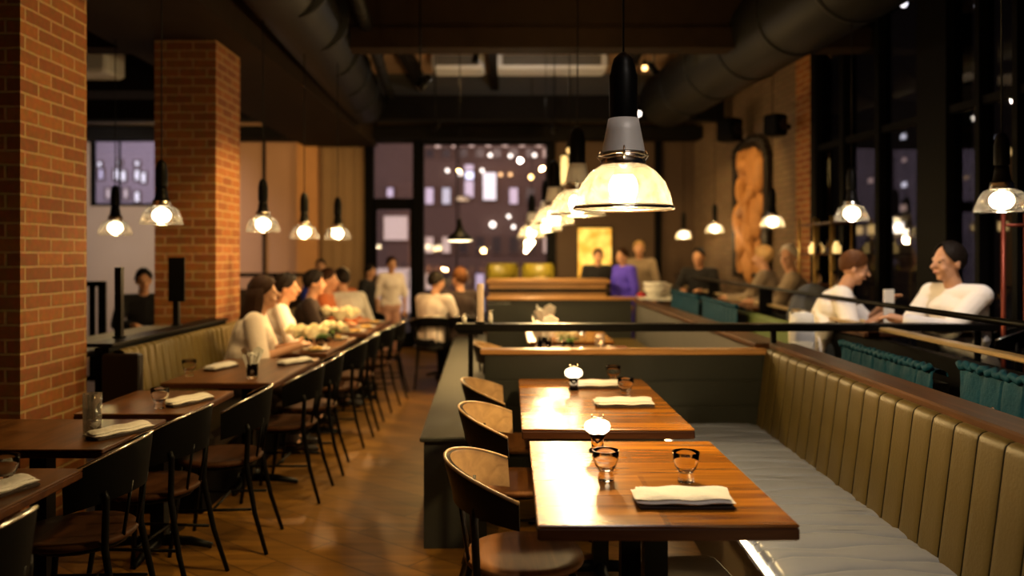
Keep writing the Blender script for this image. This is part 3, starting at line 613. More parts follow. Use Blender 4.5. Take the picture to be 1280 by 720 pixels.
# ---------------------------------------------------------------- chairs (sitter faces +Y)
def chair(name, label, group, outer, inner, seatm, legm, arc=75, hb=.70, ht=.81, ra=.235, flare=.02):
    t = thing(name, label, 'chair', group=group)
    def band(r_off, top):
        P = []
        for z, dr in (((hb, 0), (hb+.03, .004), (ht-.02, flare), (ht, flare)) if not top else ((hb+.005, 0), (hb+.03, .004), (ht-.02, flare), (ht+.001, flare))):
            row = []
            for i in range(25):
                a = math.radians(-arc+2*arc*i/24); k = math.cos(a*.9)
                drop = .035*(abs(i-12)/12)**2.2
                zz = hb+(z-hb)*(.35+.65*max(0, math.cos(a*.75)))-drop
                r = ra+dr+r_off
                row.append((r*1.0*math.sin(a), -r*math.cos(a)*.95-.02+.02, zz))
            P.append(row)
        return P
    m = MB(); A = band(.012, False); B = band(-.006, False); m.grid(A)
    m.grid([A[-1], B[-1]], False); m.grid([B[0], A[0]], False); m.add([A[i][0] for i in range(4)]+[B[i][0] for i in range(4)], [(i, i+1, i+5, i+4) for i in range(3)]); m.add([A[i][-1] for i in range(4)]+[B[i][-1] for i in range(4)], [(i, i+4, i+5, i+1) for i in range(3)])
    m.build('backrest', outer, t)
    m = MB(); m.grid([list(reversed(r)) for r in band(-.008, False)]); m.build('back_lining', inner, t)
    m = MB(); pr = A[-1]; m.tube([(x, y, z+.002) for x, y, z in pr], .006, 6); m.build('top_rim', 'steel' if inner != 'tan_wood' else 'tan_wood', t)
    prof = [(0, .435), (.16, .435), (.205, .44), (.212, .452), (.205, .464), (.15, .459), (0, .455)]
    MB().lathe(prof, 28, Matrix.Diagonal((1, .98, 1, 1)), wob=lambda k, n, r, z: .10*max(0, math.sin(2*PI*k/n))**2*abs(math.cos(2*PI*k/n))).build('seat', seatm, t)
    for sx in (-1, 1):
        MB().tube([(.15*sx, .15, .44), (.19*sx, .20, 0)], .012, 8, radii=[.014, .010]).build('leg', legm, t)
        MB().tube([(.175*sx, -.17, hb+.03), (.165*sx, -.175, .62), (.155*sx, -.165, .44), (.17*sx, -.21, .2), (.185*sx, -.27, 0)], .012, 8, radii=[.011, .013, .014, .012, .010]).build('leg', legm, t)
    m = MB(); m.tube([(.16*math.cos(a), .16*math.sin(a)-.01, .425) for a in [2*PI*i/16 for i in range(17)]], .011, 6)
    m.build('seat_ring', legm, t)
    for a_, b_ in (((-.165, .16, .22), (-.162, -.19, .22)), ((.165, .16, .22), (.162, -.19, .22)), ((-.164, 0, .22), (.164, 0, .22))): MB().tube([a_, b_], .007, 6).build('stretcher', legm, t)
    for s_ in (-1, 1): MB().tube([(.06*s_, -.19, .45), (.07*s_, -.225, hb+.04)], .007, 6).build('back_spindle', legm, t)
    return t
lc = chair('metal_chair', '', 'dark bistro chairs along the left row of tables', 'blackmatte', 'blackmatte', 'seat_dark', 'black', hb=.62)
spots = [(-1.53, 2.08, 88, 'bottom left dark chair whose curved rim catches the light'), (-1.63, 3.02, 93, 'dark chair tucked at the table before the front brick pillar'), (-1.62, 3.62, 86, 'dark chair between the two small left tables'),
         (-1.50, 4.16, 94, 'dark chair at the small table beside the banquette end, its legs splayed onto the aisle'), (-1.42, 5.0, 90, 'dark chair with brown wooden seat at the two napkin table, nearer place'),
         (-1.42, 5.58, 96, 'dark chair at the two napkin table, farther place'), (-1.40, 6.4, 88, 'dark chair opposite the long haired woman'), (-1.40, 7.0, 92, 'dark chair opposite the dark haired woman in white'),
         (-1.38, 7.8, 85, 'second farthest dark chair of the left row'), (-1.36, 8.5, 95, 'farthest dark chair of the left row')]
for k, (x, y, a, lab) in enumerate(spots): place(lc, k > 0, (x, y, 0), math.radians(a), lab)
rc = chair('bentwood_chair', '', 'bentwood chairs at the right hand tables', 'dark_leather', 'tan_wood', 'seat_wood', 'dark_leather', arc=82, hb=.655, ht=.80, ra=.245, flare=.03)
for k, (x, y, a, lab) in enumerate(((.045, 2.78, -86, 'nearest curved back chair, tan inside, at the front wooden table'), (.035, 3.68, -92, 'middle of the three curved back chairs beside the plinth'),
                                    (.0, 4.45, -88, 'farthest of the three curved back chairs beside the plinth'), (-.03, 6.4, -90, 'tan curved chair back left of the second booth, behind the shelf rail end'))):
    place(rc, k > 0, (x, y, 0), math.radians(a), lab)
# stool under the front table
st = thing('low_stool', 'low tan cushioned stool under the front table', 'stool', (.62, 2.72, 0), .1)
MB().bbox(-.14, .14, -.16, .16, .34, .42, .025).build('cushion', 'gold_olive', st); MB().box(-.12, .12, -.14, .14, .30, .34).build('frame', 'black', st)
for sx in (-1, 1):
    for sy in (-1, 1): MB().tube([(.10*sx, .12*sy, .32), (.13*sx, .15*sy, 0)], .012).build('leg', 'black', st)
# background chairs at the couple and for the right hand diners
bc = chair('cafe_chair', '', 'black chairs near the back of the room', 'blackmatte', 'blackmatte', 'dark_leather', 'black')
for k, (x, y, z, a, lab) in enumerate(((-.90, 9.15, 0, 5, 'black chair under the man in the off white shirt by the back window'), (-.55, 9.2, 0, 0, 'black chair under the dark haired person by the back window'),
        (-1.75, 9.5, 0, 175, 'black chair at the far end of the left tables'), (2.52, 6.25, .25, -70, 'black chair under the brown haired man in white'), (2.92, 4.95, .25, 60, 'black chair under the man in the pale pink white shirt'),
        (2.84, 7.9, .25, 60, 'black chair under the grey haired man'), (2.80, 8.75, .25, 60, 'black chair under the blond woman'), (2.6, 11.0, .25, 90, 'black chair under the far right diner'))):
    place(bc, k > 0, (x, y, z), math.radians(a), lab)
gc = thing('round_back_chair', 'chair with a rounded charcoal back behind the brown haired man', 'chair', (2.55, 6.9, .25), 0)
P = []
for i in range(13):
    u = -1+2*i/12; P.append([(u*.21, -.12-.05*math.sqrt(max(0, 1-u*u))*s, .62+v) for s, v in ((0, -.15), (.8, -.14), (1, 0), (1, .2*math.sqrt(max(0, 1-u*u))+.1), (.6, .27*math.sqrt(max(0, 1-u*u))+.12), (-.3, .25*math.sqrt(max(0, 1-u*u))+.1), (-.5, 0), (0, -.15))])
MB().grid(P).build('backrest', 'greycloth', gc); MB().bbox(-.22, .22, -.14, .28, .38, .46, .03).build('seat', 'greycloth', gc)
for sx in (-1, 1):
    for sy in (-.1, .24): MB().tube([(.18*sx, sy, .4), (.2*sx, sy, 0)], .013).build('leg', 'black', gc)
# ================================================================ LAMPS
def pendant(name, label, group, s, glass, bulb, ceil_h, cone='alu', clips=True, cord=True):
    """rim at z=0, everything above; s = bowl radius"""
    t = thing(name, label, 'pendant lamp', group=group)
    R = s; k = R/.195
    def Z(v): return v*k
    outer = [(R*1.0, 0), (R, .012*k), (R*.96, .045*k), (R*.87, .095*k), (R*.78, .130*k), (R*.68, .155*k), (R*.50, .172*k), (R*.42, .18*k)] if s < .15 else [(R*1.03, 0), (R, .006*k), (R*.985, .02*k), (R*.94, .06*k), (R*.84, .105*k), (R*.68, .145*k), (R*.50, .170*k), (R*.42, .18*k)]
    inner = [(r-.004*k, z) for r, z in reversed(outer)]
    MB().lathe(outer, 72, wob=lambda q, n, r, z: .006*(1 if q % 2 else -1)).build('glass_bowl', glass, t)
    MB().lathe([(R*1.04, -.003*k), (R*1.045, .004*k), (R*1.0, .012*k), (R*.99, .004*k), (R*1.04, -.003*k)], 48).build('rim', 'steel' if cone == 'alu' else 'thinclear', t)
    MB().lathe([(R*.45, Z(.172)), (R*.46, Z(.19)), (R*.43, Z(.20)), (R*.43, Z(.222)), (R*.40, Z(.226)), (0, Z(.226))], 40).build('collar', 'steel', t)
    q_ = 1 if cone == 'alu' else .78
    MB().lathe([(R*.44, Z(.226)), (R*.425*q_, Z(.245)), (R*.36*q_, Z(.31)), (R*.31*q_, Z(.36)), (0, Z(.362))], 40).build('neck_cone', cone, t)
    m = MB().lathe([(R*.29, Z(.362)), (R*.29, Z(.53)), (R*.26, Z(.545)), (R*.24, Z(.57)), (R*.20, Z(.60)), (R*.09, Z(.622)), (0, Z(.63))], 32)
    m.build('lamp_housing', 'black', t)
    if clips:
        for a in (.4, 2.5, 4.6):
            c, sn = math.cos(a), math.sin(a)
            MB().tube([(R*.44*c, R*.44*sn, Z(.232)), (R*.56*c, R*.56*sn, Z(.238)), (R*.60*c, R*.60*sn, Z(.215)), (R*.52*c, R*.52*sn, Z(.195)), (R*.45*c, R*.45*sn, Z(.20))], .004*k, 6).build('clip', 'steel', t)
        MB().tube([(R*.5*math.cos(a), R*.5*math.sin(a), Z(.214)+.004*k*math.sin(3*a)) for a in [2*PI*i/30 for i in range(31)]], .004*k, 6).build('wire_ring', 'steel', t)
    MB().ball((0, 0, Z(.085)), R*bulb, 16, (1, 1, 1.15) if cone == 'alu' else (1.1, 1.1, .95)).build('bulb', 'bulb' if cone == 'alu' else 'bulb_small', t)
    MB().lathe([(R*.2, Z(.12)), (R*.2, Z(.18)), (0, Z(.18))], 16).build('socket', 'steel', t)
    if cord: MB().tube([(0, 0, Z(.625)), (0, 0, ceil_h)], .005 if s > .15 else .004, 6).build('cord', 'black', t)
    return t
def lit_place(proto, used, loc, label, power, color, sl, rad=.05, dz=.03):
    o = place(proto, used, loc, 0, label)
    # the lamp's own light, inside the open bowl just under the bulb
    add_light('pendant_light', 'POINT', (loc[0], loc[1], loc[2]+dz), power, color, rad)
    return o
pm = pendant('industrial_pendant', '', 'row of big glass bowl lamps above the right tables', .195, 'thin', .30, 2.6)
for k, (x, y, z, lab) in enumerate(((.452, 3.2, 1.678, 'largest hanging lamp, ribbed glass bowl under a grey cone, over the front tables'), (.47, 5.6, 1.775, 'second hanging bowl lamp, just behind the largest one'),
        (.43, 7.8, 1.80, 'third hanging bowl lamp of the central row'), (.435, 9.8, 1.80, 'fourth hanging bowl lamp of the central row'), (.31, 11.6, 1.76, 'farthest and lowest hanging bowl lamp of the central row'))):
    lit_place(pm, k > 0, (x, y, z), lab, P_MAIN*(1.25 if k == 0 else 1), (1, .68, .28), 0, .05, -.03)
pl_ = pendant('glass_pendant', '', 'small glass shade lamps over the left tables', .125, 'thinclear', .40, 2.55, 'black', clips=False)
for k, (x, y, z, lab) in enumerate(((-2.18, 5.0, 1.69, 'small clear glass lamp in front of the second brick pillar'), (-1.87, 6.05, 1.675, 'small clear glass lamp just right of the second brick pillar'),
        (-1.79, 6.95, 1.642, 'small clear glass lamp before the orange pilaster'), (-1.64, 7.6, 1.648, 'small clear glass lamp farthest right of the left row'), (-3.21, 6.5, 1.665, 'small clear glass lamp seen between the two brick pillars'),
        (-3.9, 9.2, 1.75, 'tiny far glass lamp beside the lilac wall on the left'))):
    lit_place(pl_, k > 0, (x, y, z), lab, P_LEFT, (1, .64, .24), 0, .035)
pr_ = pendant('glass_pendant', '', 'small lamps along the right windows', .125, 'thinclear', .42, 2.45, 'black', clips=False)
for k, (x, y, z, lab) in enumerate(((2.56, 6.0, 1.755, 'clear glass lamp above the brown haired man on the right'), (2.50, 4.07, 1.718, 'large looking clear glass lamp at the right edge'))):
    lit_place(pr_, k > 0, (x, y, z), lab, P_RIGHT*(1, .8)[k], (1, .76, .46), 0, .035)
pc_ = pendant('cone_pendant', '', 'small frosted lamps near the carved relief', .125, 'frost', .42, 2.42, 'black', clips=False)
for k, (x, y, z, lab) in enumerate(((2.72, 8.3, 1.79, 'frosted lamp with black cone overlapping the wall carving'), (2.81, 11.0, 1.81, 'frosted lamp with black cone left of the wall carving'), (2.6, 12.0, 1.75, 'farthest frosted lamp beside the back corner'))):
    lit_place(pc_, k > 0, (x, y, z), lab, P_RIGHT, (1, .62, .20), 0, .035)
# opaque black pendant
t = thing('black_pendant', 'lone black metal lamp hanging before the central back window', 'pendant lamp', (-.57, 9.0, 1.665))
MB().lathe([(.15, 0), (.152, .006), (.12, .05), (.06, .10), (.03, .17), (.018, .24), (0, .25)], 32).build('shade', 'black', t)
MB().lathe([(0, -.008), (.10, -.012), (.146, .0), (.146, .012), (0, .02)], 24).build('diffuser', 'candle', t)
MB().tube([(0, 0, .24), (0, 0, 2.53)], .005, 6).build('cord', 'black', t)
add_light('pendant_light', 'POINT', (-.57, 9.0, 1.60), 14, WARM, .05)
# bare bulbs near the ceiling
for (px, py, Y, c, r, lab) in ((798, 142, 8.8, 'g', .032, 'small bright spot bulb right of the largest lamp housing'), (806, 85, 9.2, 'o', .035, 'small amber bulb near the ceiling above the bright spot bulb'), (712, 188, 8.0, 'y', .035, 'small yellow hanging bulb left of the largest lamp'),
                            (1130, 5, 6.5, 'w', .03, 'cold small lamp at the top of the right windows')):
    p = W(px, py, Y); t = thing('spot_bulb', lab, 'spotlight', p)
    MB().ball((0, 0, 0), r, 12).build('bulb', lit[c], t); MB().lathe([(r*.7, r*.5), (r*.9, r*2.2), (0, r*2.3)], 12).build('socket', 'black', t)
    MB().tube([(0, 0, r*2), (0, 0, 4.2-p[2])], .006, 6).build('stem', 'black', t)
add_light('bulb_and_fill_light', 'POINT', (1.50, 9.0, 3.66), 3, WARM, .05)
add_light('bulb_and_fill_light', 'POINT', (.2, 9.6, 3.45), 14, (1, .85, .7), .05)  # added fill to lift the ceiling, no bulb hangs here
add_light('bulb_and_fill_light', 'POINT', (.5, 6.6, 3.4), 8, WARM, .05)  # second unseen fill under the ceiling, added without a bulb
# ---------------------------------------------------------------- wall things
def rwp(Y, z, off=0): return Vector((RW(Y)-off, Y, z))
for k, (Y, z, s) in enumerate(((10.49, 3.14, .25), (9.0, 2.96, .20))):
    t = thing('loudspeaker', ('black loudspeaker high on the right brick wall, left of the pair', 'black loudspeaker high on the right brick wall, right of the pair')[k], 'loudspeaker', rwp(Y, z, .30), RA+.5, 'black wall loudspeakers')
    MB().bbox(-s/2, s/2, -s/2, s/2, -s*.6, s*.6, .02).build('cabinet', 'blackmatte', t); MB().lathe([(0, 0), (s*.3, 0), (s*.33, .01), (s*.28, .012), (s*.1, -.01)], 20, Matrix.Translation((0, -s/2-.002, 0)) @ Matrix.Rotation(PI/2, 4, 'X')).build('cone', 'dark_leather', t)
    MB().box(.0, .24, -.02, .02, -.03, .03).build('bracket', 'black', t)
# carved wooden relief on the right wall (an abstract figure-like carving)
rel = thing('carved_relief', 'tall warm lit carved relief in a dark frame on the right brick wall', 'wall carving', rwp(10.4, 2.05, .02), RA)
fr = MB()
for (y0, y1, z0, z1) in ((-.60, -.50, -.78, .68), (.50, .60, -.78, .68)): fr.bbox(-.08, 0, y0, y1, z0, z1, .02)
fr.tube([(-.04, .55*math.cos(a), .66+.22*math.sin(a)) for a in [PI*i/14 for i in range(15)]], .06, 10); fr.bbox(-.08, 0, -.6, .6, -.84, -.76, .02)
for a in range(9): fr.ball((-.05, .5*math.cos(PI*a/8), .78+.16*math.sin(PI*a/8)), .07, 8)
fr.build('frame', 'dark_leather', rel)
MB().box(-.03, 0, -.52, .52, -.8, .8).build('backing', 'darkcloth', rel)
terra = mat('terracotta_carving', (.45, .20, .06), .6, bump=.6, bscale=14, var=.35, vscale=5)
m = MB(); rr = random.Random(5)
for k in range(46):
    z = -.72+1.42*rr.random(); y = .38*(rr.random()*2-1)*(1-.3*abs(z)); s = .07+.11*rr.random()
    m.ball((-.03, y, z), s, 12, (.7, .8, 1.5))
m.ball((-.08, .05, .62), .13, 12); m.cap((-.07, -.2, .3), (-.09, .25, .0), .08, .06); m.cap((-.07, .2, .35), (-.09, -.1, -.15), .09, .06); m.cap((-.07, -.15, -.2), (-.09, .2, -.6), .09, .07); m.cap((-.08, .15, -.2), (-.09, -.25, -.62), .08, .06)
m.build('carving', terra, rel)
# yellow backlit picture on the back wall
pos = thing('backlit_picture', 'yellow glowing backlit picture on the dark back wall', 'picture', (BX(743), 12.96, BZ(316)))
ym = mat('glowing_yellow_print', (.8, .5, .1), .5); nt = ym.node_tree; b = nt.nodes['Principled BSDF']
tc = nt.nodes.new('ShaderNodeTexCoord'); n = nt.nodes.new('ShaderNodeTexNoise'); n.inputs['Scale'].default_value = 5; nt.links.new(tc.outputs['Object'], n.inputs['Vector'])
r = nt.nodes.new('ShaderNodeValToRGB'); r.color_ramp.elements[0].position = .38; r.color_ramp.elements[0].color = (.45, .16, .01, 1); r.color_ramp.elements[1].position = .66; r.color_ramp.elements[1].color = (1, .72, .16, 1)
nt.links.new(n.outputs['Fac'], r.inputs[0]); nt.links.new(r.outputs[0], b.inputs['Emission Color']); b.inputs['Emission Strength'].default_value = .8
hw_, hh = .27, .40
MB().box(-hw_, hw_, -.02, .03, -hh, hh).build('lit_print', ym, pos); MB().box(-hw_-.02, hw_+.02, -.01, .03, -hh-.02, -hh).box(-hw_-.02, hw_+.02, -.01, .03, hh, hh+.02).box(-hw_-.02, -hw_, -.01, .03, -hh, hh).box(hw_, hw_+.02, -.01, .03, -hh, hh).build('frame', 'black', pos)
bn = thing('wall_banner', 'narrow amber lit banner high on the back wall', 'banner', (BX(705), 12.9, BZ(214)))
m = MB(); m.grid([[(.06*math.cos(a)*u, -.02-.03*math.sin(a*1), -.23+.46*i/10) for a in [PI*j/10 for j in range(11)]] for i in range(11) for u in [1-.15*(i/10-.5)**2*4]]); m.build('banner_cloth', lit['y'], bn); MB().box(-.08, .08, -.02, .02, .23, .25).build('hanging_rod', 'black', bn)
# brass shelf and copper rack stand in for reflections in the right window
sh = thing('reflected_shelf', 'open brass shelf with small lit jars standing in for a reflection in the right window', 'shelf', (3.12, 7.95, .25), RA)
m = MB()
for y in (-.35, 0, .35):
    for x in (-.1, .1): m.tube([(x, y, 0), (x, y, 1.62)], .012, 8)
m.build('frame', mat('brass', (.65, .42, .12), .3, .9), sh)
for z in (.95, 1.25, 1.55): MB().box(-.11, .11, -.37, .37, z, z+.015).build('shelf_board', 'table_edge', sh)
for k, (y, z) in enumerate(((-.25, 1.265), (-.1, 1.265), (.1, 1.265), (.25, 1.265), (-.2, .965), (.15, .965))):
    j = thing('reflected_jar', 'small jar on the brass shelf, part of the stand-in reflection', 'jar', (3.12+.0-y*math.sin(RA), 7.95+y, .25+z), group='jars of the stand-in reflection')
    MB().lathe([(0, 0), (.04, 0), (.042, .07), (.02, .09), (.02, .12), (0, .12)], 14).build('jar_body', lit['y'] if k % 3 == 0 else 'glass', j); MB().lathe([(.023, .115), (.023, .135), (0, .135)], 10).build('lid', 'black', j)
ck = thing('reflected_rack', 'tall copper pipe rack standing in for a reflection in the right window behind the man', 'rack', (3.05, 4.95, 0), 0)
cm = mat('copper_pipe', (.16, .03, .015), .4, .6)
cm2 = MB()
for x in (0, .14, .27): MB().tube([(x, 0, 0), (x, 0, 1.75)], .014, 10).build('upright', cm, ck)
for z in (1.68, .6): MB().tube([(0, 0, z), (.27, 0, z)], .010, 8).build('crossbar', cm, ck)
# ================================================================ TABLEWARE
TZ = .75
def tumbler(label, g): 
    t = thing('glass_tumbler', label, 'glass', group=g)
    o = [(0, .004), (.022, .0), (.027, .003), (.024, .022), (.020, .028), (.026, .036), (.036, .052), (.042, .075), (.044, .10)]
    i = [(.0415, .10), (.039, .075), (.033, .055), (.022, .042), (0, .038)]
    MB().lathe(o+i, 28).build('glass_body', 'glass', t); return t
def highball(label, g):
    t = thing('tall_glass', label, 'glass', group=g)
    MB().lathe([(0, 0), (.030, 0), (.034, .005), (.037, .17), (.0345, .17), (.031, .015), (0, .012)], 28, wob=lambda k, n, r, z: .03*(1 if k % 4 < 2 else -1) if z < .13 and r > .02 else 0).build('glass_body', 'glass_thin', t)
    MB().lathe([(0, .012), (.0305, .014), (.033, .11), (0, .11)], 20).build('water', 'glass_thin', t); return t
def napkin(label, g, L_=.29, Wd=.15):
    t = thing('folded_napkin', label, 'napkin', group=g)
    def slab(a, b, z0, z1, e=3.0, tw=0):
        P = []; m = MB()
        for s in (1, -1):
            P = []
            for i in range(21):
                u = -1+2*i/20; row = []
                for j in range(13):
                    v = -1+2*j/12; r = max(0, 1-abs(u)**6)*max(0, 1-abs(v)**4)
                    row.append((u*a+tw*v, v*b*(1-.12*u*u), (z0+z1)/2+s*(z1-z0)/2*r**.5+.002*math.sin(u*7+v*3)))
                P.append(row if s == 1 else list(reversed(row)))
            m.grid(P)
        return m
    slab(L_/2, Wd/2, .008, .030).build('napkin_roll', 'linen', t)
    slab(L_/2*.97, Wd/2*.9, .022, .036, tw=.01).build('top_fold', 'linen', t)
    MB().bbox(-L_/2+.008, L_/2-.004, -Wd/2+.002, Wd/2-.01, 0, .010, .003).build('shadow_board', 'darkcloth', t)  # dark board also paints the shadow under the napkin
    return t
def tealight(label, g):
    t = thing('candle_holder', label, 'candle', group=g)
    MB().lathe([(0, 0), (.032, 0), (.034, .006), (.022, .014), (.024, .05), (.036, .072), (.034, .072), (.020, .05), (0, .03)], 24).build('glass_foot', 'glass', t)
    MB().lathe([(0, .066), (.030, .068), (.046, .080), (.050, .096), (.044, .110), (.030, .118), (0, .120)], 28, wob=lambda k, n, r, z: .03*math.sin(5*2*PI*k/n)).build('frosted_globe', 'candle', t)
    MB().tube([(.022*math.cos(a), .022*math.sin(a), .126+.003*math.sin(4*a)) for a in [2*PI*i/20 for i in range(21)]], .002, 6).tube([(-.022, 0, .115), (-.022, 0, .14)], .002, 5).tube([(.022, 0, .115), (.022, 0, .14)], .002, 5).build('wire_top', 'steel', t)
    return t
def put(fn, items, g, **kw):
    p = None
    for it in items:
        (x, y, z, rz, lab) = it[:5]
        if p is None: p = fn(lab, g, **kw); p.location = (x, y, z); p.rotation_euler[2] = rz
        else: place(p, True, (x, y, z), rz, lab)
    return p
put(tumbler, [(.315, 2.64, TZ, 0, 'clear tumbler nearest the left side of the front right table'), (.575, 2.62, TZ, 0, 'clear tumbler behind the napkin on the front right table'), (.605, 4.2, TZ, 0, 'clear tumbler behind the napkin on the second right table'),
              (.60, 4.66, TZ, 0, 'clear tumbler on the far edge of the second right table, beyond the flat napkin'), (-1.62, 2.56, TZ, 0, 'tumbler at the left edge on the corner table'), (-1.70, 3.88, TZ, .3, 'tumbler beside the napkin on the small left table'),
              (-1.98, 4.93, TZ, 0, 'tumbler near the banquette on the two napkin table')], 'clear tumblers on the tables')
put(highball, [(-1.735, 3.32, TZ, 0, 'tall faceted glass before the front brick pillar'), (.66, 5.9, TZ, 0, 'tall glass among the glowing jars in the second booth')], 'tall clear glasses')
put(napkin, [(.515, 2.40, TZ, .0, 'white rolled napkin on dark board at the near edge of the front right table'), (.56, 3.96, TZ, .02, 'white rolled napkin on the second right table, nearer one'), (.48, 4.52, TZ, 0, 'flat cream napkin at the far side of the second right table')],
    'rolled white napkins on the right tables')
put(napkin, [(-1.60, 2.47, TZ, 1.25, 'white pointed napkin on the bottom left corner table'), (-1.62, 3.32, TZ, 1.05, 'white napkin beside the tall faceted glass'), (-1.62, 4.02, TZ, 1.1, 'white napkin on the small left table near its tumbler'),
             (-1.90, 5.25, TZ, 1.3, 'white napkin by the banquette on the two napkin table'), (-1.48, 5.5, TZ, 1.0, 'cream napkin at the aisle side of the two napkin table')], 'pointed white napkins on the left tables', L_=.27, Wd=.10)
put(tealight, [(.330, 3.03, TZ, 0, 'glowing white candle globe on the front right table'), (.350, 4.42, TZ, 0, 'glowing white candle globe on the second right table')], 'glowing candle globes')
# napkin standing in a glass
def fan(label, x, y, z, s=1, n=7, m_='linen'):
    t = thing('napkin_in_glass', label, 'napkin', (x, y, z)); t.scale = (s, s, s)
    MB().lathe([(0, 0), (.03, 0), (.033, .01), (.036, .09), (.033, .09), (.03, .012), (0, .01)], 20).build('glass_body', 'glass', t)
    m = MB(); k = 0
    for q in range(n):
        a = 2*PI*q/n+.3; P = []
        for i in range(7):
            u = i/6; w = .010+.032*u; r = .010+.035*u**1.5
            P.append([(r*math.cos(a)-math.sin(a)*w*v+.01*math.sin(q), r*math.sin(a)+math.cos(a)*w*v, .02+(.15+.02*math.sin(q*2))*u-.02*abs(v)*u) for v in (-1, -.5, 0, .5, 1)])
        m.grid(P)
    m.build('napkin_cloth', m_, t); return t
fan('white napkin standing in a glass at the aisle corner of the two napkin table', -1.565, 4.85, TZ)
fan('tall cream napkin fan in a glass behind the slate partition', .25, 5.95, TZ, 1.6, 9)
fan('cream napkin in a glass farther back in the second booth', .33, 7.6, TZ, 1.5, 9)
# flowers: ivory rose bouquets
def bouquet(label, x, y, z, rose_pos, seed):
    t = thing('rose_bouquet', label, 'flowers', (x, y, z)); rr = random.Random(seed)
    MB().lathe([(0, 0), (.04, 0), (.05, .03), (.045, .07), (.042, .07), (.046, .03), (0, .008)], 20).build('vase', 'glass', t)
    m = MB()
    for q in range(14):
        a = rr.random()*6.28; l = .09+.05*rr.random(); m.grid([[(math.cos(a)*l*u-math.sin(a)*.018*v*math.sin(PI*u+.2), math.sin(a)*l*u+math.cos(a)*.018*v*math.sin(PI*u+.2), .07+.03*math.sin(PI*u)) for v in (-1, 0, 1)] for u in (0, .25, .5, .75, 1)])
    m.build('leaves', 'leaf', t)
    for (dx, dy, dz, r) in rose_pos:
        m = MB()
        for ring in range(3):
            for q in range(5):
                a = q*2*PI/5+ring*.6; rad = r*(.35+.28*ring)
                P = [[(dx+rad*math.cos(a+v*.75)*(.55+.5*u), dy+rad*math.sin(a+v*.75)*(.55+.5*u), dz+r*(-.55+1.2*u-.25*ring*u)) for v in (-1, -.5, 0, .5, 1)] for u in (0, .3, .6, .85, 1)]
                m.grid(P)
        m.ball((dx, dy, dz), r*.5, 10); m.build('blossom', 'petal', t)
    return t
def roses(n, w, l, seed, r=.05):
    rr = random.Random(seed); return [((rr.random()*2-1)*w, (rr.random()*2-1)*l, .10+.06*rr.random(), r*(.85+.3*rr.random())) for _ in range(n)]
bouquet('ivory rose bouquet in front of the long haired woman', -1.64, 6.45, TZ, roses(9, .13, .12, 1, .055), 1)
bouquet('ivory rose bouquet in the middle of the women\'s table', -1.56, 6.9, TZ, roses(9, .12, .12, 2, .055), 2)
bouquet('tall ivory rose bouquet on the far table before the man in pale grey', -1.72, 7.95, TZ, [(a, b, c+.05, d) for a, b, c, d in roses(12, .20, .12, 3, .065)], 3)
bouquet('low ivory flowers at the near aisle corner of the women\'s table', -1.55, 6.55, TZ, roses(4, .06, .06, 4), 4)
bouquet('ivory flowers beside the glowing jars in the second booth', .45, 6.25, TZ, roses(6, .08, .08, 6, .045), 5)
# plates
def plate(label, g):
    t = thing('dinner_plate', label, 'plate', group=g)
    MB().lathe([(0, .004), (.06, .003), (.07, .006), (.11, .018), (.113, .02), (.07, .012), (.06, .008), (0, .008)], 32).build('plate_body', 'plate', t)
    m = MB(); rr = random.Random(4)
    for q in range(6): m.ball((.03*math.cos(q), .03*math.sin(q*1.7), .02), .02, 8, (1.2, 1, .7))
    m.build('food', mat('pasta', (.65, .45, .16), .5), t); return t
put(plate, [(-1.55, 7.1, TZ, 0, 'white plate at the far end of the women\'s table'), (-1.52, 6.25, TZ, 0, 'white plate at the near aisle corner of the women\'s table'), (-1.5, 7.75, TZ, 0, 'white plate on the near corner of the far left table'), (-1.48, 8.2, TZ, 0, 'white plate in the middle of the far left table'),
            (-1.5, 8.8, TZ, 0, 'white plate at the back of the far left table'), (-3.65, 6.35, TZ, 0, 'white plate on the table behind the half wall, nearer one'), (-3.5, 6.9, TZ, 0, 'white plate on the table behind the half wall, farther one'),
            (.55, 7.2, TZ, 0, 'white plate in the back of the second booth'), (1.95, 10.8, .94, 0, 'white plate on the pale clothed far table'), (.45, 11.45, 1.16, 0, 'white plate on the wooden bar counter'), (2.5, 5.75, 1.0, 0, 'white plate between the two men in white')], 'white dinner plates')
for k, (x, y, z, s, lab) in enumerate(((1.92, 10.62, .94, 1.5, 'larger white bowl stack on the pale clothed far table'), (2.08, 10.95, .94, 1.2, 'white bowl at the back of the pale clothed far table'))):
    t = thing('white_bowl', lab, 'bowl', (x, y, z)); t.scale = (s, s, s)
    MB().lathe([(0, 0), (.04, 0), (.05, .01), (.09, .05), (.105, .09), (.10, .09), (.08, .05), (0, .015)], 28).build('bowl_body', 'plate', t); MB().lathe([(0, .085), (.07, .088), (.095, .10), (.11, .135), (.105, .135), (.08, .105), (0, .1)], 28).build('upper_bowl', 'plate', t)
t = thing('red_pink_flower', 'red pink flower head on the end of the grey booth cap', 'flowers', (1.66, 10.15, .935)); MB().lathe([(0, 0), (.03, 0), (.035, .03), (.02, .05), (0, .05)], 14).build('small_pot', 'plate', t)
m = MB()
for q in range(14): m.ball((.04*math.cos(q*2.4)*(q/14)**.5, .04*math.sin(q*2.4)*(q/14)**.5, .075-.02*(q/14)), .022, 8)
m.build('blossom', 'red', t)
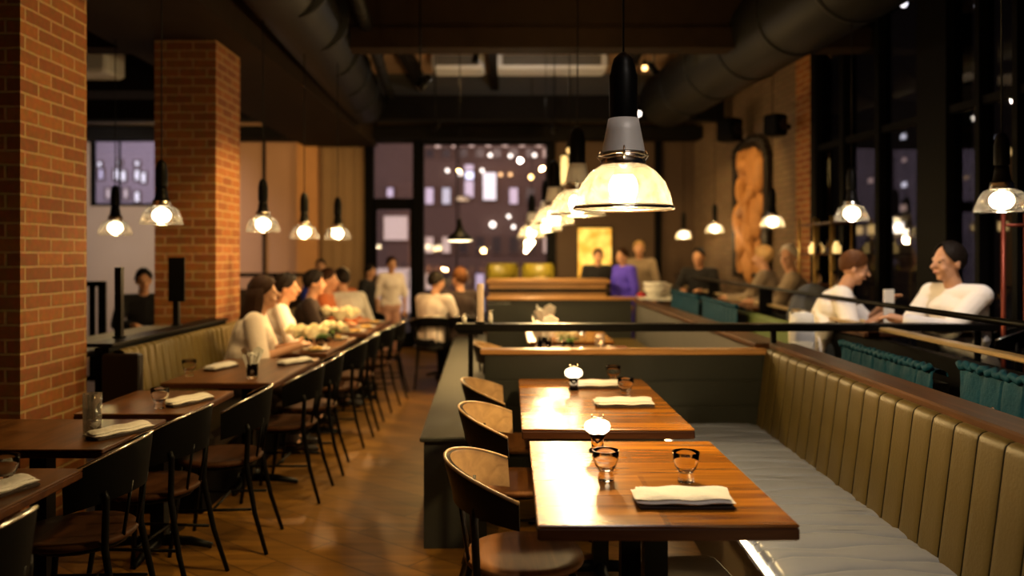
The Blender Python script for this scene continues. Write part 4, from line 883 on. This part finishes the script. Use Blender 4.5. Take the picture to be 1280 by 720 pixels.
# glowing jars
def jar(label, g):
    t = thing('candle_jar', label, 'candle', group=g)
    MB().lathe([(0, 0), (.035, 0), (.04, .01), (.04, .075), (.034, .085), (.034, .095), (.031, .095), (.036, .01), (0, .006)], 20).build('jar_glass', 'thinclear', t)
    MB().lathe([(0, .008), (.032, .008), (.033, .055), (0, .052)], 16).build('glowing_wax', mat('glowing_amber_wax', (.9, .5, .1), .5, emit=(1, .45, .08), es=1.6), t)
    MB().ball((0, 0, .068), .008, 8, (1, 1, 1.8)).build('flame', 'bulb_small', t); return t
put(jar, [(.50, 5.65, TZ, 0, 'amber candle jar right of the cream napkin fan'), (.72, 5.75, TZ, 0, 'amber candle jar farthest right behind the slate partition'), (.62, 7.0, TZ, 0, 'amber candle jar on the back table of the second booth')], 'amber candle jars in the second booth')
for p, e in (((.50, 5.65, .93), 1.2), ((.72, 5.75, .93), 1.0), ((.33, 3.03, .93), .8), ((.35, 4.42, .93), .8), ((-1.55, 6.6, 1.14), 9.0), ((-1.5, 8.0, 1.2), 12.0), ((.4, 5.9, 1.2), 4.0)): add_light('candle_and_fill_light', 'POINT', p, e, (1, .5, .18), .02)  # last three entries are added fill over flowers and napkin fan, without candles
# tall pale pillar on the shelf rail, white menu beside men
t = thing('tall_candle', 'tall pale pillar candle standing at the left end of the shelf rail', 'candle', (-.19, 5.05, 1.065)); MB().lathe([(0, 0), (.020, 0), (.021, .01), (.021, .24), (.017, .25), (0, .247)], 20).build('wax_body', 'wax', t); MB().tube([(0, 0, .245), (.002, 0, .262)], .0015, 5).build('wick', 'black', t); MB().lathe([(0, 0), (.032, 0), (.034, .012), (.022, .012), (0, .006)], 18).build('dish', 'black', t)
for k, (x, lab) in enumerate(((-.125, 'small salt shaker beside the tall pale candle'), (-.29, 'small cup at the very end of the shelf rail'))):
    t = thing('salt_shaker' if k == 0 else 'small_cup', lab, 'shaker' if k == 0 else 'cup', (x, 5.05, 1.065)); MB().lathe([(0, 0), (.014, 0), (.015, .03), (.010, .045+.02*(1-k)), (0, .05+.02*(1-k))], 14).build('body', 'plate', t); MB().lathe([(.0105, .045+.02*(1-k)), (.012, .06+.02*(1-k)), (0, .064+.02*(1-k))], 12).build('cap' if k == 0 else 'rim', 'steel', t)
t = thing('standing_menu', 'white card standing between the two men in white', 'menu', (2.72, 5.75, .99), .4); MB().box(-.05, .05, -.003, .003, .01, .26).build('card', 'linen', t); MB().bbox(-.06, .06, -.02, .02, 0, .014, .003).build('card_stand', 'black', t)
# patterned bag beneath the left table
hb = thing('patterned_handbag', 'small patterned handbag on the floor under the left tables', 'bag', (-1.93, 5.2, 0), .3)
bm_ = mat('patterned_bag_fabric', (.5, .3, .12), .7, var=.9, vscale=22)
P = [[(.13*math.cos(a)*(1-.25*z/.22), .07*math.sin(a)*(1-.35*z/.22), z) for a in [2*PI*i/24 for i in range(25)]] for z in (0, .05, .12, .18, .22)]
MB().grid(P).build('bag_body', bm_, hb); MB().tube([(-.08, 0, .2), (-.06, 0, .32), (.06, 0, .32), (.08, 0, .2)], .008).build('bag_handle', 'dark_leather', hb)
# ================================================================ PEOPLE
def remesh(mb, name, voxel, smooth=2):
    o = mb.build('tmp', 'skin'); md = o.modifiers.new('r', 'REMESH'); md.mode = 'VOXEL'; md.voxel_size = voxel; md.use_smooth_shade = True
    s = o.modifiers.new('s', 'SMOOTH'); s.iterations = smooth; s.factor = .5
    dg = bpy.context.evaluated_depsgraph_get(); dg.update()
    me = bpy.data.meshes.new_from_object(o.evaluated_get(dg)); me.name = name
    old = o.data; bpy.data.objects.remove(o); bpy.data.meshes.remove(old); me.materials.clear(); return me
def emit_mesh(me, name, m, parent):
    me.materials.append(M[m] if isinstance(m, str) else m); me.polygons.foreach_set('use_smooth', [True]*len(me.polygons))
    o = bpy.data.objects.new(name, me); COL.objects.link(o); o.parent = parent; return o
def person(label, loc, face, shirt, pants, hair, hairm, sit=True, lean=.1, turn=0, nod=0, hands=None, long=False, skin='skin', sleeve=1.0, female=False, vox=.012, scale=1, seat_h=.46, tilt=0):
    """face: world direction in degrees the body faces; hands: local targets of the two hands"""
    t = thing('person', label, 'person', loc, math.radians(face-90)); t.scale = (scale,)*3
    sw = .165 if female else .195; V = Vector
    hz = seat_h+.10 if sit else .93
    hip = V((0, 0, hz)); up = V((0, math.sin(lean), math.cos(lean)))
    waist = hip+up*.20; chest = hip+up*.36; neckb = hip+up*.50; head = hip+up*.56+V((0, .02+.3*max(0, lean)*.2, .10))
    sh = [hip+up*.46+V((s*sw, 0, 0)) for s in (-1, 1)]
    if hands is None: hands = [(-.14, .42, hz+.22), (.14, .42, hz+.22)] if sit else [(-.24, .08, .80), (.24, .08, .80)]
    arms = []
    for i, s in enumerate((-1, 1)):
        h = V(hands[i]); a = sh[i]; d = h-a; Lg = d.length; l1, l2 = .29, .26
        if Lg > l1+l2-.01: h = a+d*((l1+l2-.01)/Lg); d = h-a; Lg = d.length
        x = (l1*l1-l2*l2+Lg*Lg)/(2*Lg); k = math.sqrt(max(0, l1*l1-x*x)); dn = d.normalized()
        pole = V((s*.8, -.3, -1)); pole = (pole-dn*pole.dot(dn)).normalized()
        arms.append((a, a+dn*x+pole*k, h))
    if sit:
        legs = [(hip+V((s*.09, .02, -.01)), V((s*.12, .43, hz-.06)), V((s*.12, .40, .09)), V((s*.13, .55, .035))) for s in (-1, 1)]
    else:
        legs = [(hip+V((s*.09, 0, 0)), V((s*.10, .03, .50)), V((s*.10, -.01, .09)), V((s*.11, .14, .035))) for s in (-1, 1)]
    R = Matrix.Translation(head) @ Matrix.Rotation(math.radians(turn), 4, 'Z') @ Matrix.Rotation(math.radians(-nod), 4, 'X') @ Matrix.Rotation(math.radians(tilt), 4, 'Y')
    hp = lambda x, y, z: tuple(R @ V((x, y, z)))
    b = MB()
    def hb(c, r, sc=(1, 1, 1), n=14): b.ball(c, r, n, sc, R)
    hb((0, -.01, .035), .088, (.86, 1.06, 1.0), 20); hb((0, .02, -.045), .062, (.88, 1.0, 1.1)); hb((0, .055, -.085), .026, (1.1, 1, .9)); hb((0, .05, .0), .052, (1, .9, 1.1))
    b.cap(hp(0, .085, .02), hp(0, .112, -.018), .009, .015, 8)                 # nose
    for s in (-1, 1):
        hb((s*.077, -.01, -.005), .022, (.4, .8, 1.3)); hb((s*.03, .074, .032), .018, (1.3, .7, .6)); hb((s*.035, .06, -.03), .024)
    hb((0, .088, -.052), .018, (1.3, .5, .5))
    b.cap(neckb, hp(0, -.005, -.06), .055, .050)
    b.cap(sh[0], sh[1], .055, .055); b.cap(chest+V((-.06, 0, 0)), chest+V((.06, 0, 0)), .11, .11); b.cap(waist+V((-.05, 0, 0)), waist+V((.05, 0, 0)), .10, .10); b.cap(hip+V((-.07, 0, 0)), hip+V((.07, 0, 0)), .115, .115)
    b.cap(hip, chest, .12, .12); b.cap(chest, neckb, .10, .05)
    if female: b.cap(chest+V((-.055, .06, -.02)), chest+V((.055, .06, -.02)), .082, .082)
    for a, e, h in arms:
        b.cap(a, e, .048, .038); b.cap(e, h, .038, .026)
        d = (h-e).normalized(); sd = d.cross(V((0, 0, 1))); sd = sd.normalized() if sd.length > .1 else V((1, 0, 0)); dn = sd.cross(d)
        s = 1 if a.x > 0 else -1
        b.cap(h, h+d*.07, .028, .030, 10)
        for q, (o_, l_) in enumerate(((-.030, .062), (-.011, .074), (.010, .070), (.029, .056))):
            p0 = h+d*.075+sd*o_; p1 = p0+d*l_*.5+sd*o_*.25-dn*.002; p2 = p1+d*l_*.42+dn*(-.020 if dn.z > 0 else .020)
            b.cap(p0, p1, .0105, .0095, 8); b.cap(p1, p2, .0095, .008, 8)
        p0 = h+d*.03-sd*s*.022; p1 = p0+d*.035-sd*s*.022; b.cap(p0, p1, .012, .011, 8); b.cap(p1, p1+d*.03-sd*s*.004, .011, .009, 8)
    for (a, k, f, to) in legs: b.cap(a, k, .078, .055); b.cap(k, f, .055, .038); b.cap(f, to, .036, .030)
    body = emit_mesh(remesh(b, 'body', vox*.75), 'body', skin, t)
    c = MB(); e_ = .016
    c.cap(sh[0], sh[1], .058+e_, .058+e_); c.cap(chest+V((-.07, 0, 0)), chest+V((.07, 0, 0)), .112+e_, .112+e_); c.cap(waist+V((-.06, 0, 0)), waist+V((.06, 0, 0)), .108+e_, .108+e_)
    c.cap(hip+V((-.075, 0, 0)), hip+V((.075, 0, 0)), .118+e_, .118+e_); c.cap(hip, chest, .122+e_, .125+e_); c.cap(chest, hip+up*.46, .105+e_, .062+e_)
    if female: c.cap(chest+V((-.06, .06, -.02)), chest+V((.06, .06, -.02)), .082+e_, .082+e_)
    for a, e, h in arms:
        if sleeve > .5: c.cap(a, e, .052+e_, .044+e_*1.2); c.cap(e, e.lerp(h, min(1, (sleeve-.5)*1.8)), .044+e_, .034+e_*.7)
        else: c.cap(a, a.lerp(e, sleeve*2), .054+e_, .05+e_)
    emit_mesh(remesh(c, 'shirt', vox, 2), 'shirt', shirt, t)
    c = MB(); c.cap(hip+V((-.07, 0, -.02)), hip+V((.07, 0, -.02)), .122+e_, .122+e_)
    for (a, k, f, to) in legs: c.cap(a, k, .082+e_, .062+e_*.8); c.cap(k, k.lerp(f, .93), .062+e_*.8, .05+e_*.5)
    emit_mesh(remesh(c, 'trousers', vox*1.3, 2), 'trousers', pants, t)
    for (a, k, f, to) in legs: MB().tube([f+V((0, -.05, -.05)), f+V((0, .0, -.045)), (f+to)*.5, to, to+V((0, .05, -.005))], .04, 12, True, [.02, .042, .042, .040, .015]).build('shoe', 'dark_leather', t)
    m = MB(); n = 26; P = []
    for i in range(15):
        row = []
        for j in range(n+1):
            a = 2*PI*j/n; fr = max(0, math.sin(a)); th = (i/14)*PI*(.60+.13*max(0, -math.sin(a)+.25)); lim = 1-(.46 if hair != 'bald' else .74)*fr**2
            tt = th*lim*(1.08 if hair != 'short' else 1.0)
            r = (.0975 if not long else .103)*(1+.035*math.sin(7*a+i*.7)*(.7 if hair != 'curly' else 2)+.03*math.sin(13*a+i*1.3))
            row.append(hp(r*.88*math.sin(tt)*math.cos(a), -.012+r*1.08*math.sin(tt)*math.sin(a), .042+r*1.04*math.cos(tt)))
        P.append(row)
    m.grid(P)
    if long:
        for k in range(26):
            a = PI+PI*k/25 if k < 26 else 0; a = PI*.96+PI*1.08*k/25
            ln = .37+.05*math.sin(k*3); pts = []
            for u in range(7):
                v = u/6; pts.append(Vector(hp((.078+.015*v)*math.cos(a), -.015+(.092+.02*v)*math.sin(a), .05-.06*v))+V((0, -.05*v*v-lean*.12*v, -ln*v)))
            m.tube(pts, .02, 7, True, [.018, .026, .029, .028, .025, .018, .006])
    if hair == 'bun': m.ball(hp(0, -.11, .07), .045, 12)
    me = m.build('hair', hairm, t)
    for s in (-1, 1): MB().ball((s*.030, .083, .012), .0095, 8, (1.2, .6, .7), R).build('eye', 'eye', t)
    MB().ball((0, .096, -.050), .016, 8, (1.4, .35, .35), R).build('lips', 'lip', t)
    return t
def fdir(x): return x
person('long haired woman in a cream top leaning on the left table', (-2.06, 6.05, 0), 12, 'cream_top', 'darkcloth', 'long', 'hair_brown', lean=.28, turn=-5, nod=-4, hands=[(-.08, .42, .80), (.14, .40, .80)], long=True, sleeve=.5, female=True)
person('dark haired woman in a white top behind the long haired woman', (-2.12, 6.95, 0), 20, 'white_shirt', 'darkcloth', 'curly', 'hair_black', lean=.25, turn=-15, hands=[(-.1, .42, .80), (.12, .40, .80)], sleeve=.45, female=True)
person('person in dark clothes seated beyond the two women in white', (-2.05, 7.9, 0), 10, 'darkcloth', 'darkcloth', 'curly', 'hair_black', lean=.15, hands=[(-.1, .4, .80), (.12, .38, .80)], vox=.016)
person('person in a rust red top at the far end of the left banquette', (-2.08, 8.8, 0), 0, 'rust', 'darkcloth', 'short', 'hair_brown', lean=.1, vox=.016)
person('man in a pale grey shirt seen from behind at the far left table', (-1.76, 8.95, 0), 130, 'grey_shirt', 'darkcloth', 'short', 'hair_black', lean=.42, turn=15, hands=[(-.15, .42, .80), (.15, .40, .80)], sleeve=.5, vox=.014, scale=1.03)
person('person in an orange brown top turned towards the man in pale grey', (-2.28, 10.4, 0), -40, 'rust', 'darkcloth', 'short', 'hair_grey', lean=.25, vox=.016)
person('person in a blue jacket by the tan wall panels', (-2.75, 11.6, 0), -80, 'bluecloth', 'blackcloth', 'short', 'hair_black', sit=False, vox=.016, scale=.84)
person('standing woman in a cream top and rose skirt beside the glazed door', (-1.72, 11.4, 0), -60, 'cream_top', 'rose', 'bun', 'hair_brown', sit=False, vox=.016, scale=.86, female=True, sleeve=.6)
person('dark clothed person next to the woman in the cream top', (-2.02, 11.2, 0), -20, 'blackcloth', 'blackcloth', 'curly', 'hair_black', sit=False, vox=.016, scale=.80)
person('man in an off white shirt on a chair by the back window', (-.90, 9.15, 0), 60, 'cream_top', 'blackcloth', 'short', 'hair_black', lean=.12, turn=-20, hands=[(-.15, .42, .80), (.15, .40, .80)], vox=.014, scale=.97)
person('dark haired person in dark clothes beside the off white shirt', (-.56, 9.2, 0), 110, 'darkcloth', 'blackcloth', 'curly', 'hair_red', lean=.1, turn=20, vox=.014)
person('dark figure sitting behind the left half wall', (-3.95, 8.6, 0), -60, 'blackcloth', 'blackcloth', 'curly', 'hair_black', lean=.1, vox=.016)
person('man in a white v neck shirt leaning to the left at the window table', (3.06, 5.36, .17), -165, 'white_shirt', 'denim', 'bald', 'hair_black', lean=.20, turn=-8, nod=2, hands=[(-.02, .50, .86), (.12, .46, .80)], vox=.010, sleeve=1.0, scale=1.05)
person('brown haired man in a white shirt bending over the window table', (2.30, 6.05, .22), -20, 'white_shirt', 'denim', 'short', 'hair_red', lean=.42, turn=5, nod=14, hands=[(-.05, .50, .92), (.15, .42, .82)], vox=.010, sleeve=.5, scale=1.0)
person('grey haired man in a taupe jacket near the wall carving', (2.88, 8.0, .25), 165, 'taupe', 'darkcloth', 'short', 'hair_grey', lean=.12, turn=150-90, vox=.014, scale=1.0)
person('blond woman beside the taupe jacket, turned away', (2.83, 8.7, .25), 150, 'taupe', 'darkcloth', 'curly', 'hair_blond', lean=.1, vox=.014, female=True)
person('dark dressed diner facing the room at the far right', (2.62, 11.0, .25), -120, 'blackcloth', 'blackcloth', 'short', 'hair_black', lean=.15, vox=.016)
person('person in a vivid blue violet top standing before the yellow picture', (1.70, 11.7, 0), -150, 'violet', 'violet', 'short', 'hair_brown', sit=False, vox=.016, scale=.93)
person('blond person in a taupe top right of the blue violet one', (1.98, 12.3, 0), -100, 'taupe', 'darkcloth', 'short', 'hair_blond', sit=False, vox=.016, scale=1.0)
person('dark clothed person left of the blue violet one', (1.33, 12.2, 0), -90, 'blackcloth', 'blackcloth', 'short', 'hair_black', sit=False, vox=.016, scale=.93)
